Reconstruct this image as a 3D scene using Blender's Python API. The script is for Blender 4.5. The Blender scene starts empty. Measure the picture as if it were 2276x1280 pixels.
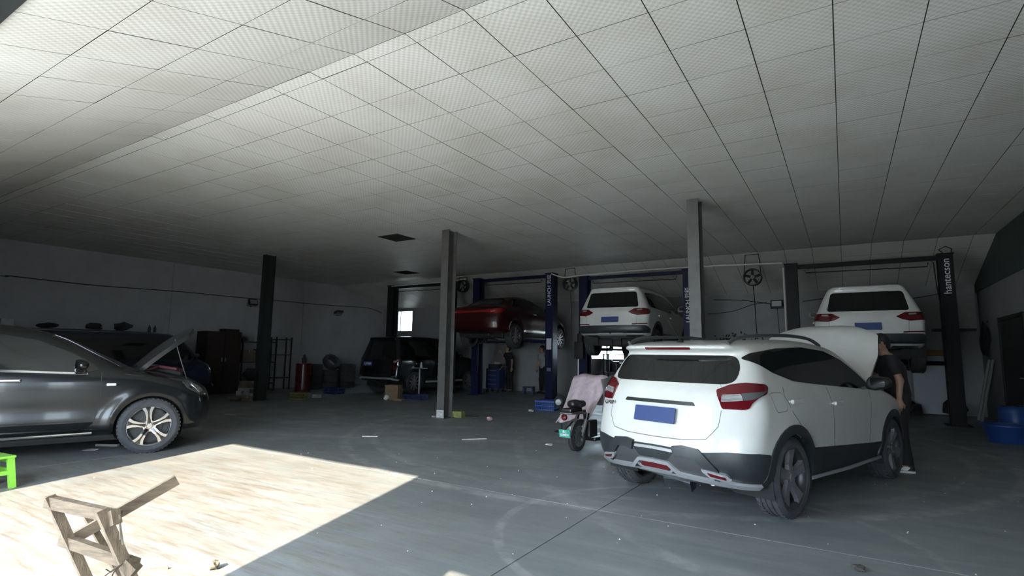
import bpy, bmesh, math, random
import numpy as np
from mathutils import Vector, Matrix
from mathutils.bvhtree import BVHTree
from mathutils.geometry import delaunay_2d_cdt

SC = bpy.context.scene
COL = SC.collection
PI = math.pi
random.seed(4)
RNG = np.random.RandomState(7)

# ---------------------------------------------------------------- camera
def cam_rot(yaw, pitch, roll):
    cy, sy = math.cos(yaw), math.sin(yaw)
    fwd0 = Vector((sy, cy, 0)); right0 = Vector((cy, -sy, 0)); up0 = Vector((0, 0, 1))
    cp, sp = math.cos(pitch), math.sin(pitch)
    fwd = fwd0 * cp + up0 * sp
    up = up0 * cp - fwd0 * sp
    cr, sr = math.cos(roll), math.sin(roll)
    return right0 * cr + up * sr, up * cr - right0 * sr, fwd
camd = bpy.data.cameras.new('camera')
cam = bpy.data.objects.new('camera', camd)
COL.objects.link(cam)
_r, _u, _f = cam_rot(-0.5551056, 0.1231810, 0.0148715)
cam.matrix_world = Matrix(((_r.x, _u.x, -_f.x, 0), (_r.y, _u.y, -_f.y, 0), (_r.z, _u.z, -_f.z, 1.3622), (0, 0, 0, 1)))
camd.sensor_fit = 'HORIZONTAL'
camd.sensor_width = 36.0
camd.lens = 36.0 * 1187.1 / 2276
camd.clip_start = 0.05
camd.clip_end = 300
SC.camera = cam

# ---------------------------------------------------------------- world, sun, exposure
world = bpy.data.worlds.new('world')
SC.world = world
world.use_nodes = True
wn = world.node_tree.nodes
bg = wn['Background']
bg.inputs[0].default_value = (0.72, 0.86, 1.0, 1)
bg.inputs[1].default_value = 5.3
sund = bpy.data.lights.new('sun', 'SUN')
sund.energy = 7.5
sund.color = (1.0, 0.90, 0.74)
sund.angle = math.radians(0.53)
sun = bpy.data.objects.new('sun', sund)
COL.objects.link(sun)
SUN_EL = math.radians(29.4)
sdir = Vector((-0.2936 * math.cos(SUN_EL), 0.9559 * math.cos(SUN_EL), -math.sin(SUN_EL)))
sun.rotation_euler = sdir.to_track_quat('-Z', 'Y').to_euler()
sun.location = (3, -12, 9)
SC.view_settings.view_transform = 'Standard'
SC.view_settings.look = 'None'
SC.view_settings.gamma = 1.0
SC.view_settings.use_curve_mapping = False
SC.view_settings.exposure = 1.93
SC.cycles.max_bounces = 10
SC.cycles.diffuse_bounces = 8
SC.cycles.glossy_bounces = 4
SC.cycles.caustics_reflective = False
SC.cycles.caustics_refractive = False
SC.cycles.sample_clamp_indirect = 6.0

# ---------------------------------------------------------------- materials
MATS = {}
def M(name, col, rough=0.6, metal=0.0, coat=0.0, var=0.0, vscale=6.0, bump=0.0, bscale=40.0, var2=None, stretch=None, spec=None):
    """procedural material: base colour broken up by two octaves of noise"""
    if name in MATS:
        return MATS[name]
    m = bpy.data.materials.new(name)
    m.use_nodes = True
    nt = m.node_tree
    n = nt.nodes
    b = n['Principled BSDF']
    b.inputs['Base Color'].default_value = (*col, 1)
    b.inputs['Roughness'].default_value = rough
    b.inputs['Metallic'].default_value = metal
    b.inputs['Coat Weight'].default_value = coat
    b.inputs['Coat Roughness'].default_value = 0.05
    if spec is not None:
        b.inputs['Specular IOR Level'].default_value = spec
    if var or bump:
        tc = n.new('ShaderNodeTexCoord')
        src = tc.outputs['Object']
        if stretch:
            mp = n.new('ShaderNodeMapping')
            mp.inputs['Scale'].default_value = stretch
            nt.links.new(src, mp.inputs[0]); src = mp.outputs[0]
        if var:
            nz = n.new('ShaderNodeTexNoise')
            nz.inputs['Scale'].default_value = vscale
            nz.inputs['Detail'].default_value = 5
            nz.inputs['Roughness'].default_value = 0.65
            nt.links.new(src, nz.inputs['Vector'])
            mx = n.new('ShaderNodeMix'); mx.data_type = 'RGBA'
            c2 = var2 or tuple(max(0, c * (1 - var)) for c in col)
            c1 = tuple(min(1, c * (1 + var * 0.5)) for c in col)
            mx.inputs['A'].default_value = (*c1, 1)
            mx.inputs['B'].default_value = (*c2, 1)
            rp = n.new('ShaderNodeMapRange')
            rp.inputs['From Min'].default_value = 0.35
            rp.inputs['From Max'].default_value = 0.68
            nt.links.new(nz.outputs[0], rp.inputs[0])
            nt.links.new(rp.outputs[0], mx.inputs['Factor'])
            nt.links.new(mx.outputs['Result'], b.inputs['Base Color'])
        if bump:
            nb = n.new('ShaderNodeTexNoise')
            nb.inputs['Scale'].default_value = bscale
            nb.inputs['Detail'].default_value = 3
            nt.links.new(src, nb.inputs['Vector'])
            bp = n.new('ShaderNodeBump')
            bp.inputs['Strength'].default_value = bump
            bp.inputs['Distance'].default_value = 0.01
            nt.links.new(nb.outputs[0], bp.inputs['Height'])
            nt.links.new(bp.outputs[0], b.inputs['Normal'])
    MATS[name] = m
    return m

def nodes_of(name):
    m = bpy.data.materials.new(name)
    m.use_nodes = True
    MATS[name] = m
    return m, m.node_tree, m.node_tree.nodes, m.node_tree.nodes['Principled BSDF']

# ---------------------------------------------------------------- mesh helpers
class MB:
    """collects shapes, then links them as ONE mesh object"""
    def __init__(s):
        s.v = []; s.f = []; s.sm = []
    def add(s, vs, fs, smooth=False):
        o = len(s.v)
        s.v += [tuple(p) for p in vs]
        s.f += [tuple(i + o for i in f) for f in fs]
        s.sm += [smooth] * len(fs)
        return s
    def box(s, lo, hi, mat=None, bev=0.0):
        x0, y0, z0 = lo; x1, y1, z1 = hi
        if bev > 0:
            b = min(bev, (x1 - x0) * .45, (y1 - y0) * .45, (z1 - z0) * .45)
            bm = bmesh.new()
            bmesh.ops.create_cube(bm, size=1)
            for v in bm.verts:
                v.co = Vector(((x0 + x1) / 2 + v.co.x * (x1 - x0), (y0 + y1) / 2 + v.co.y * (y1 - y0), (z0 + z1) / 2 + v.co.z * (z1 - z0)))
            bmesh.ops.bevel(bm, geom=bm.edges[:], offset=b, segments=2, affect='EDGES', profile=0.6)
            vs = [v.co.copy() for v in bm.verts]
            bm.verts.index_update()
            fs = [[v.index for v in f.verts] for f in bm.faces]
            bm.free()
        else:
            vs = [Vector(p) for p in ((x0, y0, z0), (x1, y0, z0), (x1, y1, z0), (x0, y1, z0), (x0, y0, z1), (x1, y0, z1), (x1, y1, z1), (x0, y1, z1))]
            fs = [(0, 3, 2, 1), (4, 5, 6, 7), (0, 1, 5, 4), (1, 2, 6, 5), (2, 3, 7, 6), (3, 0, 4, 7)]
        if mat is not None:
            vs = [mat @ Vector(p) for p in vs]
        return s.add(vs, fs)
    def prism(s, poly, axis, a, b, mat=None):
        """2D polygon (ccw) extruded along an axis; axis 0: (y,z), 1: (x,z), 2: (x,y)"""
        n = len(poly)
        def P(p, t):
            return {0: (t, p[0], p[1]), 1: (p[0], t, p[1]), 2: (p[0], p[1], t)}[axis]
        vs = [P(p, a) for p in poly] + [P(p, b) for p in poly]
        if mat is not None:
            vs = [mat @ Vector(p) for p in vs]
        fs = [tuple(range(n - 1, -1, -1)), tuple(range(n, 2 * n))] + [(i, (i + 1) % n, n + (i + 1) % n, n + i) for i in range(n)]
        if axis == 1:
            fs = [tuple(reversed(f)) for f in fs]
        return s.add(vs, fs)
    def beam(s, p, q, w, h, up=(0, 0, 1), mat=None):
        """rectangular bar from p to q"""
        p = Vector(p); q = Vector(q); d = (q - p)
        L = d.length; d.normalize()
        u = Vector(up)
        if abs(d.dot(u)) > 0.97:
            u = Vector((1, 0, 0))
        sd = d.cross(u).normalized(); u = sd.cross(d).normalized()
        vs = []
        for e in (p, q):
            for a, b in ((-1, -1), (1, -1), (1, 1), (-1, 1)):
                vs.append(e + sd * (a * w / 2) + u * (b * h / 2))
        return s.add(vs, [(3, 2, 1, 0), (4, 5, 6, 7), (0, 1, 5, 4), (1, 2, 6, 5), (2, 3, 7, 6), (3, 0, 4, 7)])
    def tube(s, pts, r, n=8, closed=False, caps=True):
        pts = [Vector(p) for p in pts]
        N = len(pts)
        rr = r if hasattr(r, '__len__') else [r] * N
        vs = []; prev = None
        for i, p in enumerate(pts):
            a = pts[i - 1] if i > 0 else (pts[-1] if closed else p)
            b = pts[i + 1] if i < N - 1 else (pts[0] if closed else p)
            t = (b - a).normalized() if (b - a).length > 1e-9 else Vector((0, 0, 1))
            if prev is None:
                k = Vector((0, 0, 1)) if abs(t.z) < 0.9 else Vector((1, 0, 0))
                u = t.cross(k).normalized()
            else:
                u = (prev - t * prev.dot(t))
                u = u.normalized() if u.length > 1e-6 else t.orthogonal().normalized()
            prev = u
            w = t.cross(u)
            for j in range(n):
                an = 2 * PI * j / n
                vs.append(p + (u * math.cos(an) + w * math.sin(an)) * rr[i])
        fs = []
        for i in range(N if closed else N - 1):
            i2 = (i + 1) % N
            for j in range(n):
                j2 = (j + 1) % n
                fs.append((i * n + j, i * n + j2, i2 * n + j2, i2 * n + j))
        if caps and not closed:
            fs.append(tuple(range(n - 1, -1, -1)))
            fs.append(tuple((N - 1) * n + j for j in range(n)))
        return s.add(vs, fs, True)
    def lathe(s, prof, n=24, mat=None, axis='z', closed=False):
        """profile [(r, h)] turned round an axis"""
        vs = []
        for j in range(n):
            a = 2 * PI * j / n
            for r, h in prof:
                if axis == 'z':
                    p = Vector((r * math.cos(a), r * math.sin(a), h))
                elif axis == 'y':
                    p = Vector((r * math.sin(a), h, r * math.cos(a)))
                else:
                    p = Vector((h, r * math.cos(a), r * math.sin(a)))
                vs.append(mat @ p if mat is not None else p)
        m = len(prof); fs = []
        for j in range(n):
            j2 = (j + 1) % n
            for i in range(m if closed else m - 1):
                i2 = (i + 1) % m
                fs.append((j * m + i, j2 * m + i, j2 * m + i2, j * m + i2))
        return s.add(vs, fs, True)
    def sphere(s, c, r, n=10, scale=(1, 1, 1)):
        prof = [(max(1e-4, math.sin(PI * i / n)) * r, -math.cos(PI * i / n) * r) for i in range(n + 1)]
        mt = Matrix.Translation(c) @ Matrix.Diagonal((*scale, 1))
        return s.lathe(prof, n + 4, mt)
    def build(s, name, mat, parent=None, kind=None, smooth=None, angle=0.6):
        o = mesh_obj(name, s.v, s.f, mat, parent)
        me = o.data
        sm = s.sm if smooth is None else [smooth] * len(s.f)
        if any(sm):
            me.polygons.foreach_set('use_smooth', sm)
            if angle:
                try:
                    me.set_sharp_from_angle(angle=angle)
                except Exception:
                    pass
        if kind:
            o['kind'] = kind
        return o

def mesh_obj(name, v, f, mat, parent=None):
    me = bpy.data.meshes.new(name)
    me.from_pydata([tuple(p) for p in v], [], [tuple(int(i) for i in q) for q in f])
    me.update()
    if mat is not None:
        me.materials.append(mat)
    o = bpy.data.objects.new(name, me)
    COL.objects.link(o)
    if parent is not None:
        o.parent = parent
    return o

def thing(name, label, cat, loc=(0, 0, 0), rz=0.0, group=None):
    o = bpy.data.objects.new(name, None)
    COL.objects.link(o)
    o.empty_display_size = 0.1
    o.location = loc
    o.rotation_euler = (0, 0, rz)
    return tag(o, label, cat, group)

def tag(o, label, cat, group=None):
    o['label'] = label
    o['category'] = cat
    if group:
        o['group'] = group
    return o

def struct(o):
    o['kind'] = 'structure'
    return o

def dup_tree(o, loc=None, rz=None, parent=None):
    c = o.copy(); COL.objects.link(c)
    if parent is not None:
        c.parent = parent
    if loc is not None:
        c.location = loc
    if rz is not None:
        c.rotation_euler = (0, 0, rz)
    for ch in list(o.children):
        dup_tree(ch, parent=c)
    return c

def text_obj(name, s, size, mat, parent, mtx, extrude=0.002, align='CENTER', bold=0.0, xs=1.0):
    cu = bpy.data.curves.new(name, 'FONT')
    cu.body = s; cu.size = size; cu.extrude = extrude
    cu.align_x = align; cu.align_y = 'CENTER'
    cu.offset = bold
    cu.resolution_u = 3
    tmp = bpy.data.objects.new(name + '_tmp', cu)
    COL.objects.link(tmp)
    dg = bpy.context.evaluated_depsgraph_get()
    me = bpy.data.meshes.new_from_object(tmp.evaluated_get(dg))
    bpy.data.objects.remove(tmp)
    me.materials.clear(); me.materials.append(mat)
    me.transform(mtx @ Matrix.Diagonal((xs, 1, 1, 1)))
    o = bpy.data.objects.new(name, me)
    COL.objects.link(o)
    if parent is not None:
        o.parent = parent
    return o

def axes(o, x, y, z):
    """matrix from an origin and three axis vectors"""
    x, y, z = Vector(x).normalized(), Vector(y).normalized(), Vector(z).normalized()
    return Matrix(((x.x, y.x, z.x, o[0]), (x.y, y.y, z.y, o[1]), (x.z, y.z, z.z, o[2]), (0, 0, 0, 1)))

# ---- implicit surfaces -> meshes (surface nets)
def smin(a, b, k):
    h = np.maximum(k - np.abs(a - b), 0) / k
    return np.minimum(a, b) - h * h * k * 0.25
def smax(a, b, k):
    return -smin(-a, -b, k)

def nets(f, lo, hi, h, newton=3):
    ax = [np.arange(l, u + h, h) for l, u in zip(lo, hi)]
    G = np.empty([len(a) for a in ax])
    Yg, Zg = np.meshgrid(ax[1], ax[2], indexing='ij')
    for i, xv in enumerate(ax[0]):
        G[i] = f(np.full(Yg.size, xv), Yg.ravel(), Zg.ravel()).reshape(Yg.shape)
    S = G < 0
    n = np.array(G.shape) - 1
    tot = int(n.prod())
    acc = np.zeros((tot, 3)); cnt = np.zeros(tot); quads = []
    for a in range(3):
        s0 = [slice(None)] * 3; s1 = [slice(None)] * 3
        s0[a] = slice(0, -1); s1[a] = slice(1, None)
        ch = S[tuple(s0)] != S[tuple(s1)]
        I = np.argwhere(ch)
        g0 = G[tuple(s0)][ch]; g1 = G[tuple(s1)][ch]
        t = g0 / (g0 - g1)
        P = np.stack([ax[d][I[:, d]] for d in range(3)], 1)
        P[:, a] += t * h
        b, c = (a + 1) % 3, (a + 2) % 3
        for db in (0, -1):
            for dc in (0, -1):
                J = I.copy(); J[:, b] += db; J[:, c] += dc
                ok = ((J >= 0) & (J < n)).all(1)
                li = np.ravel_multi_index(J[ok].T, n)
                for d in range(3):
                    acc[:, d] += np.bincount(li, P[ok][:, d], tot)
                cnt += np.bincount(li, minlength=tot)
        ok = (I[:, b] > 0) & (I[:, c] > 0) & (I[:, b] < n[b]) & (I[:, c] < n[c])
        Iq = I[ok]; ins = S[tuple(s0)][ch][ok]
        q = []
        for db, dc in ((-1, -1), (0, -1), (0, 0), (-1, 0)):
            J = Iq.copy(); J[:, b] += db; J[:, c] += dc
            q.append(np.ravel_multi_index(J.T, n))
        q = np.stack(q, 1)
        q[~ins] = q[~ins][:, ::-1]
        quads.append(q)
    Q = np.concatenate(quads)
    used = np.unique(Q)
    mp = np.full(tot, -1); mp[used] = np.arange(len(used))
    V = acc[used] / cnt[used][:, None]
    V0 = V.copy()
    for _ in range(newton):
        V = V - newton_step(f, V)
    d = V - V0
    far = np.linalg.norm(d, axis=1) > h
    V[far] = V0[far]
    return V, mp[Q]

def grad(f, V, e=2e-3):
    g = np.empty_like(V)
    for d in range(3):
        o = np.zeros(3); o[d] = e
        A = V + o; B = V - o
        g[:, d] = (f(A[:, 0], A[:, 1], A[:, 2]) - f(B[:, 0], B[:, 1], B[:, 2])) / (2 * e)
    return g
def newton_step(f, V):
    v = f(V[:, 0], V[:, 1], V[:, 2])
    g = grad(f, V)
    return g * (v / np.maximum((g * g).sum(1), 0.05))[:, None]

def sdf_obj(name, f, lo, hi, h, mat, parent=None, newton=3):
    V, Q = nets(f, lo, hi, h, newton)
    o = mesh_obj(name, V, Q, mat, parent)
    o.data.polygons.foreach_set('use_smooth', [True] * len(Q))
    return o

def capsules(caps, k=0.02):
    """tapered capsules [(p, q, r0, r1)] blended smoothly"""
    cs = [(np.array(p, float), np.array(q, float), a, b) for p, q, a, b in caps]
    def f(x, y, z):
        P = np.stack([x, y, z], 1)
        d = None
        for p, q, a, b in cs:
            pq = q - p
            t = np.clip(((P - p) @ pq) / max(pq @ pq, 1e-9), 0, 1)
            e = np.linalg.norm(P - p - t[:, None] * pq, axis=1) - (a + (b - a) * t)
            d = e if d is None else smin(d, e, k)
        return d
    return f

# ---- 2D helpers
def rnd(poly, r=0.03, n=4):
    """round the corners of a polygon"""
    out = []; N = len(poly)
    for i in range(N):
        p = Vector(poly[i]); a = Vector(poly[i - 1]); b = Vector(poly[(i + 1) % N])
        da = (a - p); db = (b - p)
        ra = min(r, da.length * .45); rb = min(r, db.length * .45)
        s = p + da.normalized() * ra; e = p + db.normalized() * rb
        for j in range(n + 1):
            t = j / n
            out.append(tuple(s * (1 - t) ** 2 + p * 2 * t * (1 - t) + e * t * t))
    return out
def strip(pts, w):
    """closed outline of a band of width w along a polyline"""
    P = [Vector(p) for p in pts]; L = []; Rr = []
    for i, p in enumerate(P):
        a = P[max(0, i - 1)]; b = P[min(len(P) - 1, i + 1)]
        t = (b - a).normalized(); nrm = Vector((-t.y, t.x))
        L.append(tuple(p + nrm * w / 2)); Rr.append(tuple(p - nrm * w / 2))
    return L + Rr[::-1]
def ring_arc(cx, cz, r0, r1, a0, a1, n=24):
    """outline of an arc band (degrees, 0 = +x, counterclockwise)"""
    A = [math.radians(a0 + (a1 - a0) * i / n) for i in range(n + 1)]
    return [(cx + r1 * math.cos(a), cz + r1 * math.sin(a)) for a in A] + [(cx + r0 * math.cos(a), cz + r0 * math.sin(a)) for a in reversed(A)]
def catmull(pts, m=8):
    P = [np.array(p, float) for p in pts]; out = []
    for i in range(len(P) - 1):
        p0 = P[max(0, i - 1)]; p1 = P[i]; p2 = P[i + 1]; p3 = P[min(len(P) - 1, i + 2)]
        for j in range(m):
            t = j / m
            out.append(0.5 * (2 * p1 + (p2 - p0) * t + (2 * p0 - 5 * p1 + 4 * p2 - p3) * t * t + (3 * p1 - p0 - 3 * p2 + p3) * t ** 3))
    out.append(P[-1])
    return [tuple(p) for p in out]
def poly_sdf(poly, x, z):
    d = np.full(x.shape, 1e9); ins = np.zeros(x.shape, bool)
    N = len(poly)
    for i in range(N):
        ax_, az = poly[i]; bx, bz = poly[(i + 1) % N]
        ex, ez = bx - ax_, bz - az
        L = ex * ex + ez * ez
        if L < 1e-12:
            continue
        t = np.clip(((x - ax_) * ex + (z - az) * ez) / L, 0, 1)
        d = np.minimum(d, (x - ax_ - t * ex) ** 2 + (z - az - t * ez) ** 2)
        if ez != 0:
            c = ((az > z) != (bz > z)) & (x < ex * (z - az) / ez + ax_)
            ins ^= c
    d = np.sqrt(d)
    return np.where(ins, -d, d)
def gblur(G, s):
    r = int(3 * s) + 1
    k = np.exp(-np.arange(-r, r + 1) ** 2 / (2 * s * s)); k /= k.sum()
    for a in (0, 1):
        pad = [(0, 0), (0, 0)]; pad[a] = (r, r)
        Gp = np.pad(G, pad, mode='edge')
        out = np.zeros_like(G)
        for i, kv in enumerate(k):
            sl = [slice(None), slice(None)]; sl[a] = slice(i, i + G.shape[a])
            out += kv * Gp[tuple(sl)]
        G = out
    return G
# ================================================================ CARS
class Car:
    """body as an implicit surface (side profile x plan x section), panels laid on it as separate parts"""
    def __init__(s, root, S, paint, h=0.03):
        s.root = root; s.S = S
        top = catmull(S['profile'], 6)
        s.x0 = min(p[0] for p in top) - .35; s.x1 = max(p[0] for p in top) + .35
        s.z1 = max(p[1] for p in top) + .3; s.g = 0.012
        X, Z = np.meshgrid(np.arange(s.x0, s.x1, s.g), np.arange(-.1, s.z1, s.g), indexing='ij')
        s.G = gblur(poly_sdf(top, X, Z), S.get('blur', 1.6))
        sec = catmull([(z, w) for z, w in S['section']], 8)
        s.sz = np.array([p[0] for p in sec]); s.sw = np.array([p[1] for p in sec])
        s.xr = min(p[0] for p in top); s.xf = max(p[0] for p in top)
        s.wmax = s.sw.max()
        V, Q = nets(s.f, (s.xr - .06, -s.wmax - .06, .05), (s.xf + .06, s.wmax + .06, s.z1 - .2), h)
        o = mesh_obj('body', V, Q, paint, root)
        o.data.polygons.foreach_set('use_smooth', [True] * len(Q))
        try:
            o.data.set_sharp_from_angle(angle=0.9)
        except Exception:
            pass
        s.body = o
    def side(s, x, z):
        u = np.clip((x - s.x0) / s.g, 0, s.G.shape[0] - 2.001); v = np.clip((z + .1) / s.g, 0, s.G.shape[1] - 2.001)
        i = u.astype(int); j = v.astype(int); a = u - i; b = v - j
        G = s.G
        return (G[i, j] * (1 - a) + G[i + 1, j] * a) * (1 - b) + (G[i, j + 1] * (1 - a) + G[i + 1, j + 1] * a) * b
    def f0(s, x, y, z):
        S = s.S; ay = np.abs(y)
        mid = 0.5 * (s.xr + s.xf)
        wr = np.clip((mid - x) / (mid - s.xr), 0, 1); wf = np.clip((x - mid) / (s.xf - mid), 0, 1)
        q = np.clip(ay / s.wmax, 0, 1.3)
        up = np.clip((z - S.get('belt', 1.05)) / .5, 0, 1)
        xq = x - (S.get('bow_r', .16) + up * S.get('bow_ru', 0)) * q ** 3 * np.minimum(wr * 1.6, 1) + S.get('bow_f', .28) * q ** 2.5 * np.minimum(wf * 1.6, 1)
        d1 = s.side(xq, z)
        w = np.interp(z, s.sz, s.sw)
        tr = np.clip((s.xr + 1.2 - x) / 1.2, 0, 1) ** 2; tf = np.clip((x - s.xf + 1.3) / 1.3, 0, 1) ** 2
        w = w - tr * (S.get('tap_r', .04) + up * S.get('tap_ru', .07)) - tf * S.get('tap_f', .10)
        for wx in (0.0, S['wb']):
            r = np.sqrt((x - wx) ** 2 + (z - S['R']) ** 2)
            w = w + S.get('flare', .012) * np.exp(-((r - S['Ra'] - .03) / .09) ** 2) * (z < 1.0)
        return smax(d1, (ay - w) * .95, S.get('k', .10))
    def f(s, x, y, z):
        d = s.f0(x, y, z)
        for wx in (0.0, s.S['wb']):
            c = np.maximum(np.sqrt((x - wx) ** 2 + (z - s.S['R']) ** 2) - s.S['Ra'], .50 - np.abs(y))
            d = np.maximum(d, -c)
        return d
    def rays(s, P, proj):
        P = np.array(P, float); n = len(P)
        O = np.zeros((n, 3)); D = np.zeros((n, 3))
        a, b = P[:, 0], P[:, 1]
        if proj in 'RL':
            sg = -1 if proj == 'R' else 1
            O[:, 0] = a; O[:, 1] = sg * (s.wmax + .25); O[:, 2] = b; D[:, 1] = -sg
        elif proj == 'B':
            O[:, 0] = s.xr - .25; O[:, 1] = a; O[:, 2] = b; D[:, 0] = 1
        elif proj == 'F':
            O[:, 0] = s.xf + .25; O[:, 1] = a; O[:, 2] = b; D[:, 0] = -1
        elif proj == 'T':
            O[:, 0] = a; O[:, 1] = b; O[:, 2] = s.z1 + .1; D[:, 2] = -1
        else:                                   # wraps round the rear ('W', 'w' mirrored) or the front ('V', 'v')
            ca, cr = s.S.get('wrap', (.5, .38))
            arc = cr * PI / 2
            ph = np.clip((a - ca) / cr, 0, PI / 2)
            y = np.where(a < ca, a, ca)
            xs = np.maximum(a - ca - arc, 0)
            dx, dy = np.cos(ph), np.sin(ph)
            rr = cr + .45
            rear = proj in 'Ww'
            xc = (s.xr + cr) if rear else (s.xf - cr)
            sx = 1 if rear else -1
            sy = -1 if proj in 'WV' else 1
            O[:, 0] = xc + sx * (xs - dx * rr); O[:, 1] = sy * (y + dy * rr); O[:, 2] = b
            D[:, 0] = sx * dx; D[:, 1] = -sy * dy
        return O, D
    def hit(s, P, proj):
        O, D = s.rays(P, proj)
        t = np.zeros(len(O))
        for _ in range(70):
            X = O + D * t[:, None]
            d = s.f0(X[:, 0], X[:, 1], X[:, 2])
            t = np.minimum(t + d * .8, 1.3)
        X = O + D * t[:, None]
        g = grad(s.f0, X, 6e-3)
        g /= np.maximum(np.linalg.norm(g, axis=1), 1e-6)[:, None]
        return X, g
    def panel(s, name, poly, proj, mat, off=.004, thick=.012, grid=.07, parent=None, kind=None):
        P = []
        N = len(poly)
        for i in range(N):
            a = Vector(poly[i]); b = Vector(poly[(i + 1) % N])
            m = max(1, int((b - a).length / (grid * .8)))
            for j in range(m):
                P.append(a.lerp(b, j / m))
        nb = len(P)
        xs = [p.x for p in P]; ys = [p.y for p in P]
        pts = list(P)
        gx = np.arange(min(xs) + grid * .5, max(xs), grid); gy = np.arange(min(ys) + grid * .5, max(ys), grid)
        if len(gx) and len(gy):
            A, B = np.meshgrid(gx, gy, indexing='ij')
            d = poly_sdf([tuple(p) for p in P], A.ravel(), B.ravel())
            for x, y, dd in zip(A.ravel(), B.ravel(), d):
                if dd < -grid * .35:
                    pts.append(Vector((x, y)))
        r = delaunay_2d_cdt(pts, [(i, (i + 1) % nb) for i in range(nb)], [], 1, 1e-6)
        v2, faces = r[0], r[2]
        X, g = s.hit([tuple(p) for p in v2], proj)
        Vt = X + g * off
        F = []
        cnt = {}
        for f in faces:
            a, b, c = (Vt[i] for i in f[:3])
            nn = np.cross(b - a, c - a)
            f = list(f)
            if nn @ (g[f[0]] + g[f[1]] + g[f[2]]) < 0:
                f.reverse()
            F.append(tuple(f))
            for i in range(len(f)):
                cnt[(f[i], f[(i + 1) % len(f)])] = 1
        V = [tuple(p) for p in Vt]
        rim = {}
        for (a, b) in list(cnt):
            if (b, a) not in cnt:
                for q in (a, b):
                    if q not in rim:
                        rim[q] = len(V); V.append(tuple(Vt[q] - g[q] * (thick + off)))
                F.append((b, a, rim[a], rim[b]))
        o = mesh_obj(name, V, F, mat, parent or s.root)
        nt = len(faces)
        o.data.polygons.foreach_set('use_smooth', [True] * len(F))
        try:
            o.data.set_sharp_from_angle(angle=0.8)
        except Exception:
            pass
        if kind:
            o['kind'] = kind
        return o
    def both(s, name, poly, proj, mat, **k):
        other = {'R': 'L', 'W': 'w', 'V': 'v'}[proj]
        return s.panel(name, poly, proj, mat, **k), s.panel(name, poly, other, mat, **k)
    def point(s, p, proj):
        X, g = s.hit([p], proj)
        return Vector(X[0]), Vector(g[0])
    def scale(s, k):
        s.root.scale = (k, k, k)

def make_wheel(root, R, w, rimr, style, tyre_m, rim_m, dark_m, name='wheel'):
    """axle along y, outer face towards -y; tyre mesh with rim, spokes and hub under it"""
    h = w / 2
    prof = [(rimr, h * .86), (rimr + .012, h * .98), (R - .05, h * 1.04), (R - .016, h * .9), (R - .003, h * .72)]
    for gq in (.42, 0.0, -.42):
        prof += [(R, h * (gq + .1)), (R - .009, h * (gq + .075)), (R - .009, h * (gq - .075)), (R, h * (gq - .1))]
    prof += [(R - .003, -h * .72), (R - .016, -h * .9), (R - .05, -h * 1.04), (rimr + .012, -h * .98), (rimr, -h * .86)]
    tb = MB().lathe(prof, 44, axis='y')
    # shoulder lugs
    n = 44
    for j in range(0, n):
        a = 2 * PI * (j + .5) / n
        for sg in (-1, 1):
            c = Vector((math.sin(a) * (R - .004), sg * h * .62, math.cos(a) * (R - .004)))
            tb.box((-.011, -h * .17, -.006), (.011, h * .17, .006), Matrix.Translation(c) @ Matrix.Rotation(a, 4, 'Y'))
    t = tb.build(name, tyre_m, root)
    rp = [(rimr + .004, h * .85), (rimr - .02, h * .6), (rimr - .03, -h * .3), (rimr - .016, -h * .75), (rimr + .004, -h * .9), (rimr + .008, -h * .82)]
    MB().lathe(rp, 40, axis='y').build('rim', rim_m, t)
    MB().lathe([(.001, -h * .18), (rimr * .62, -h * .18), (rimr * .62, -h * .05), (rimr - .031, -h * .05), (rimr - .031, h * .3)], 32, axis='y').build('brake_disc', dark_m, t)
    ns = style.get('n', 5)
    for i in range(ns):
        a = 2 * PI * i / ns + style.get('a0', 0)
        m = MB()
        for off in style.get('offs', (0,)):
            ps = [(r * rimr, wd) for r, wd in style['outline']]
            pl = [(wd + off * r / rimr, r) for r, wd in ps] + [(-wd + off * r / rimr, r) for r, wd in reversed(ps)]
            yo = [(-h * .72 if r < rimr * .5 else -h * .84) for r, wd in ps]
            yo = yo + yo[::-1]
            vs = []; nn = len(pl)
            for (x, z), y in zip(pl, yo):
                vs.append((x, y, z))
            for (x, z), y in zip(pl, yo):
                vs.append((x * 1.15, y + .035, z))
            rot = Matrix.Rotation(a, 4, 'Y')
            vs = [rot @ Vector(v) for v in vs]
            k = len(ps)
            fs = [(q, q + 1, nn - 2 - q, nn - 1 - q) for q in range(k - 1)]
            fs += [(nn + q + 1, nn + q, nn + nn - 1 - q, nn + nn - 2 - q) for q in range(k - 1)]
            fs += [((q + 1) % nn, q, nn + q, nn + (q + 1) % nn) for q in range(nn)]
            m.add(vs, fs)
        sp = m.build('spoke', style.get('mat', rim_m), t)
    hb = MB().lathe([(.0005, -h * .80), (.030, -h * .80), (.036, -h * .74), (.075, -h * .72), (.08, -h * .55), (.08, 0)], 20, axis='y')
    for i in range(5):
        a = 2 * PI * (i + .5) / 5
        hb.lathe([(.0005, -h * .78), (.010, -h * .78), (.011, -h * .6)], 8, Matrix.Translation((math.sin(a) * .055, 0, math.cos(a) * .055)), axis='y')
    hb.build('hub', style.get('hub', rim_m), t)
    return t

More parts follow.
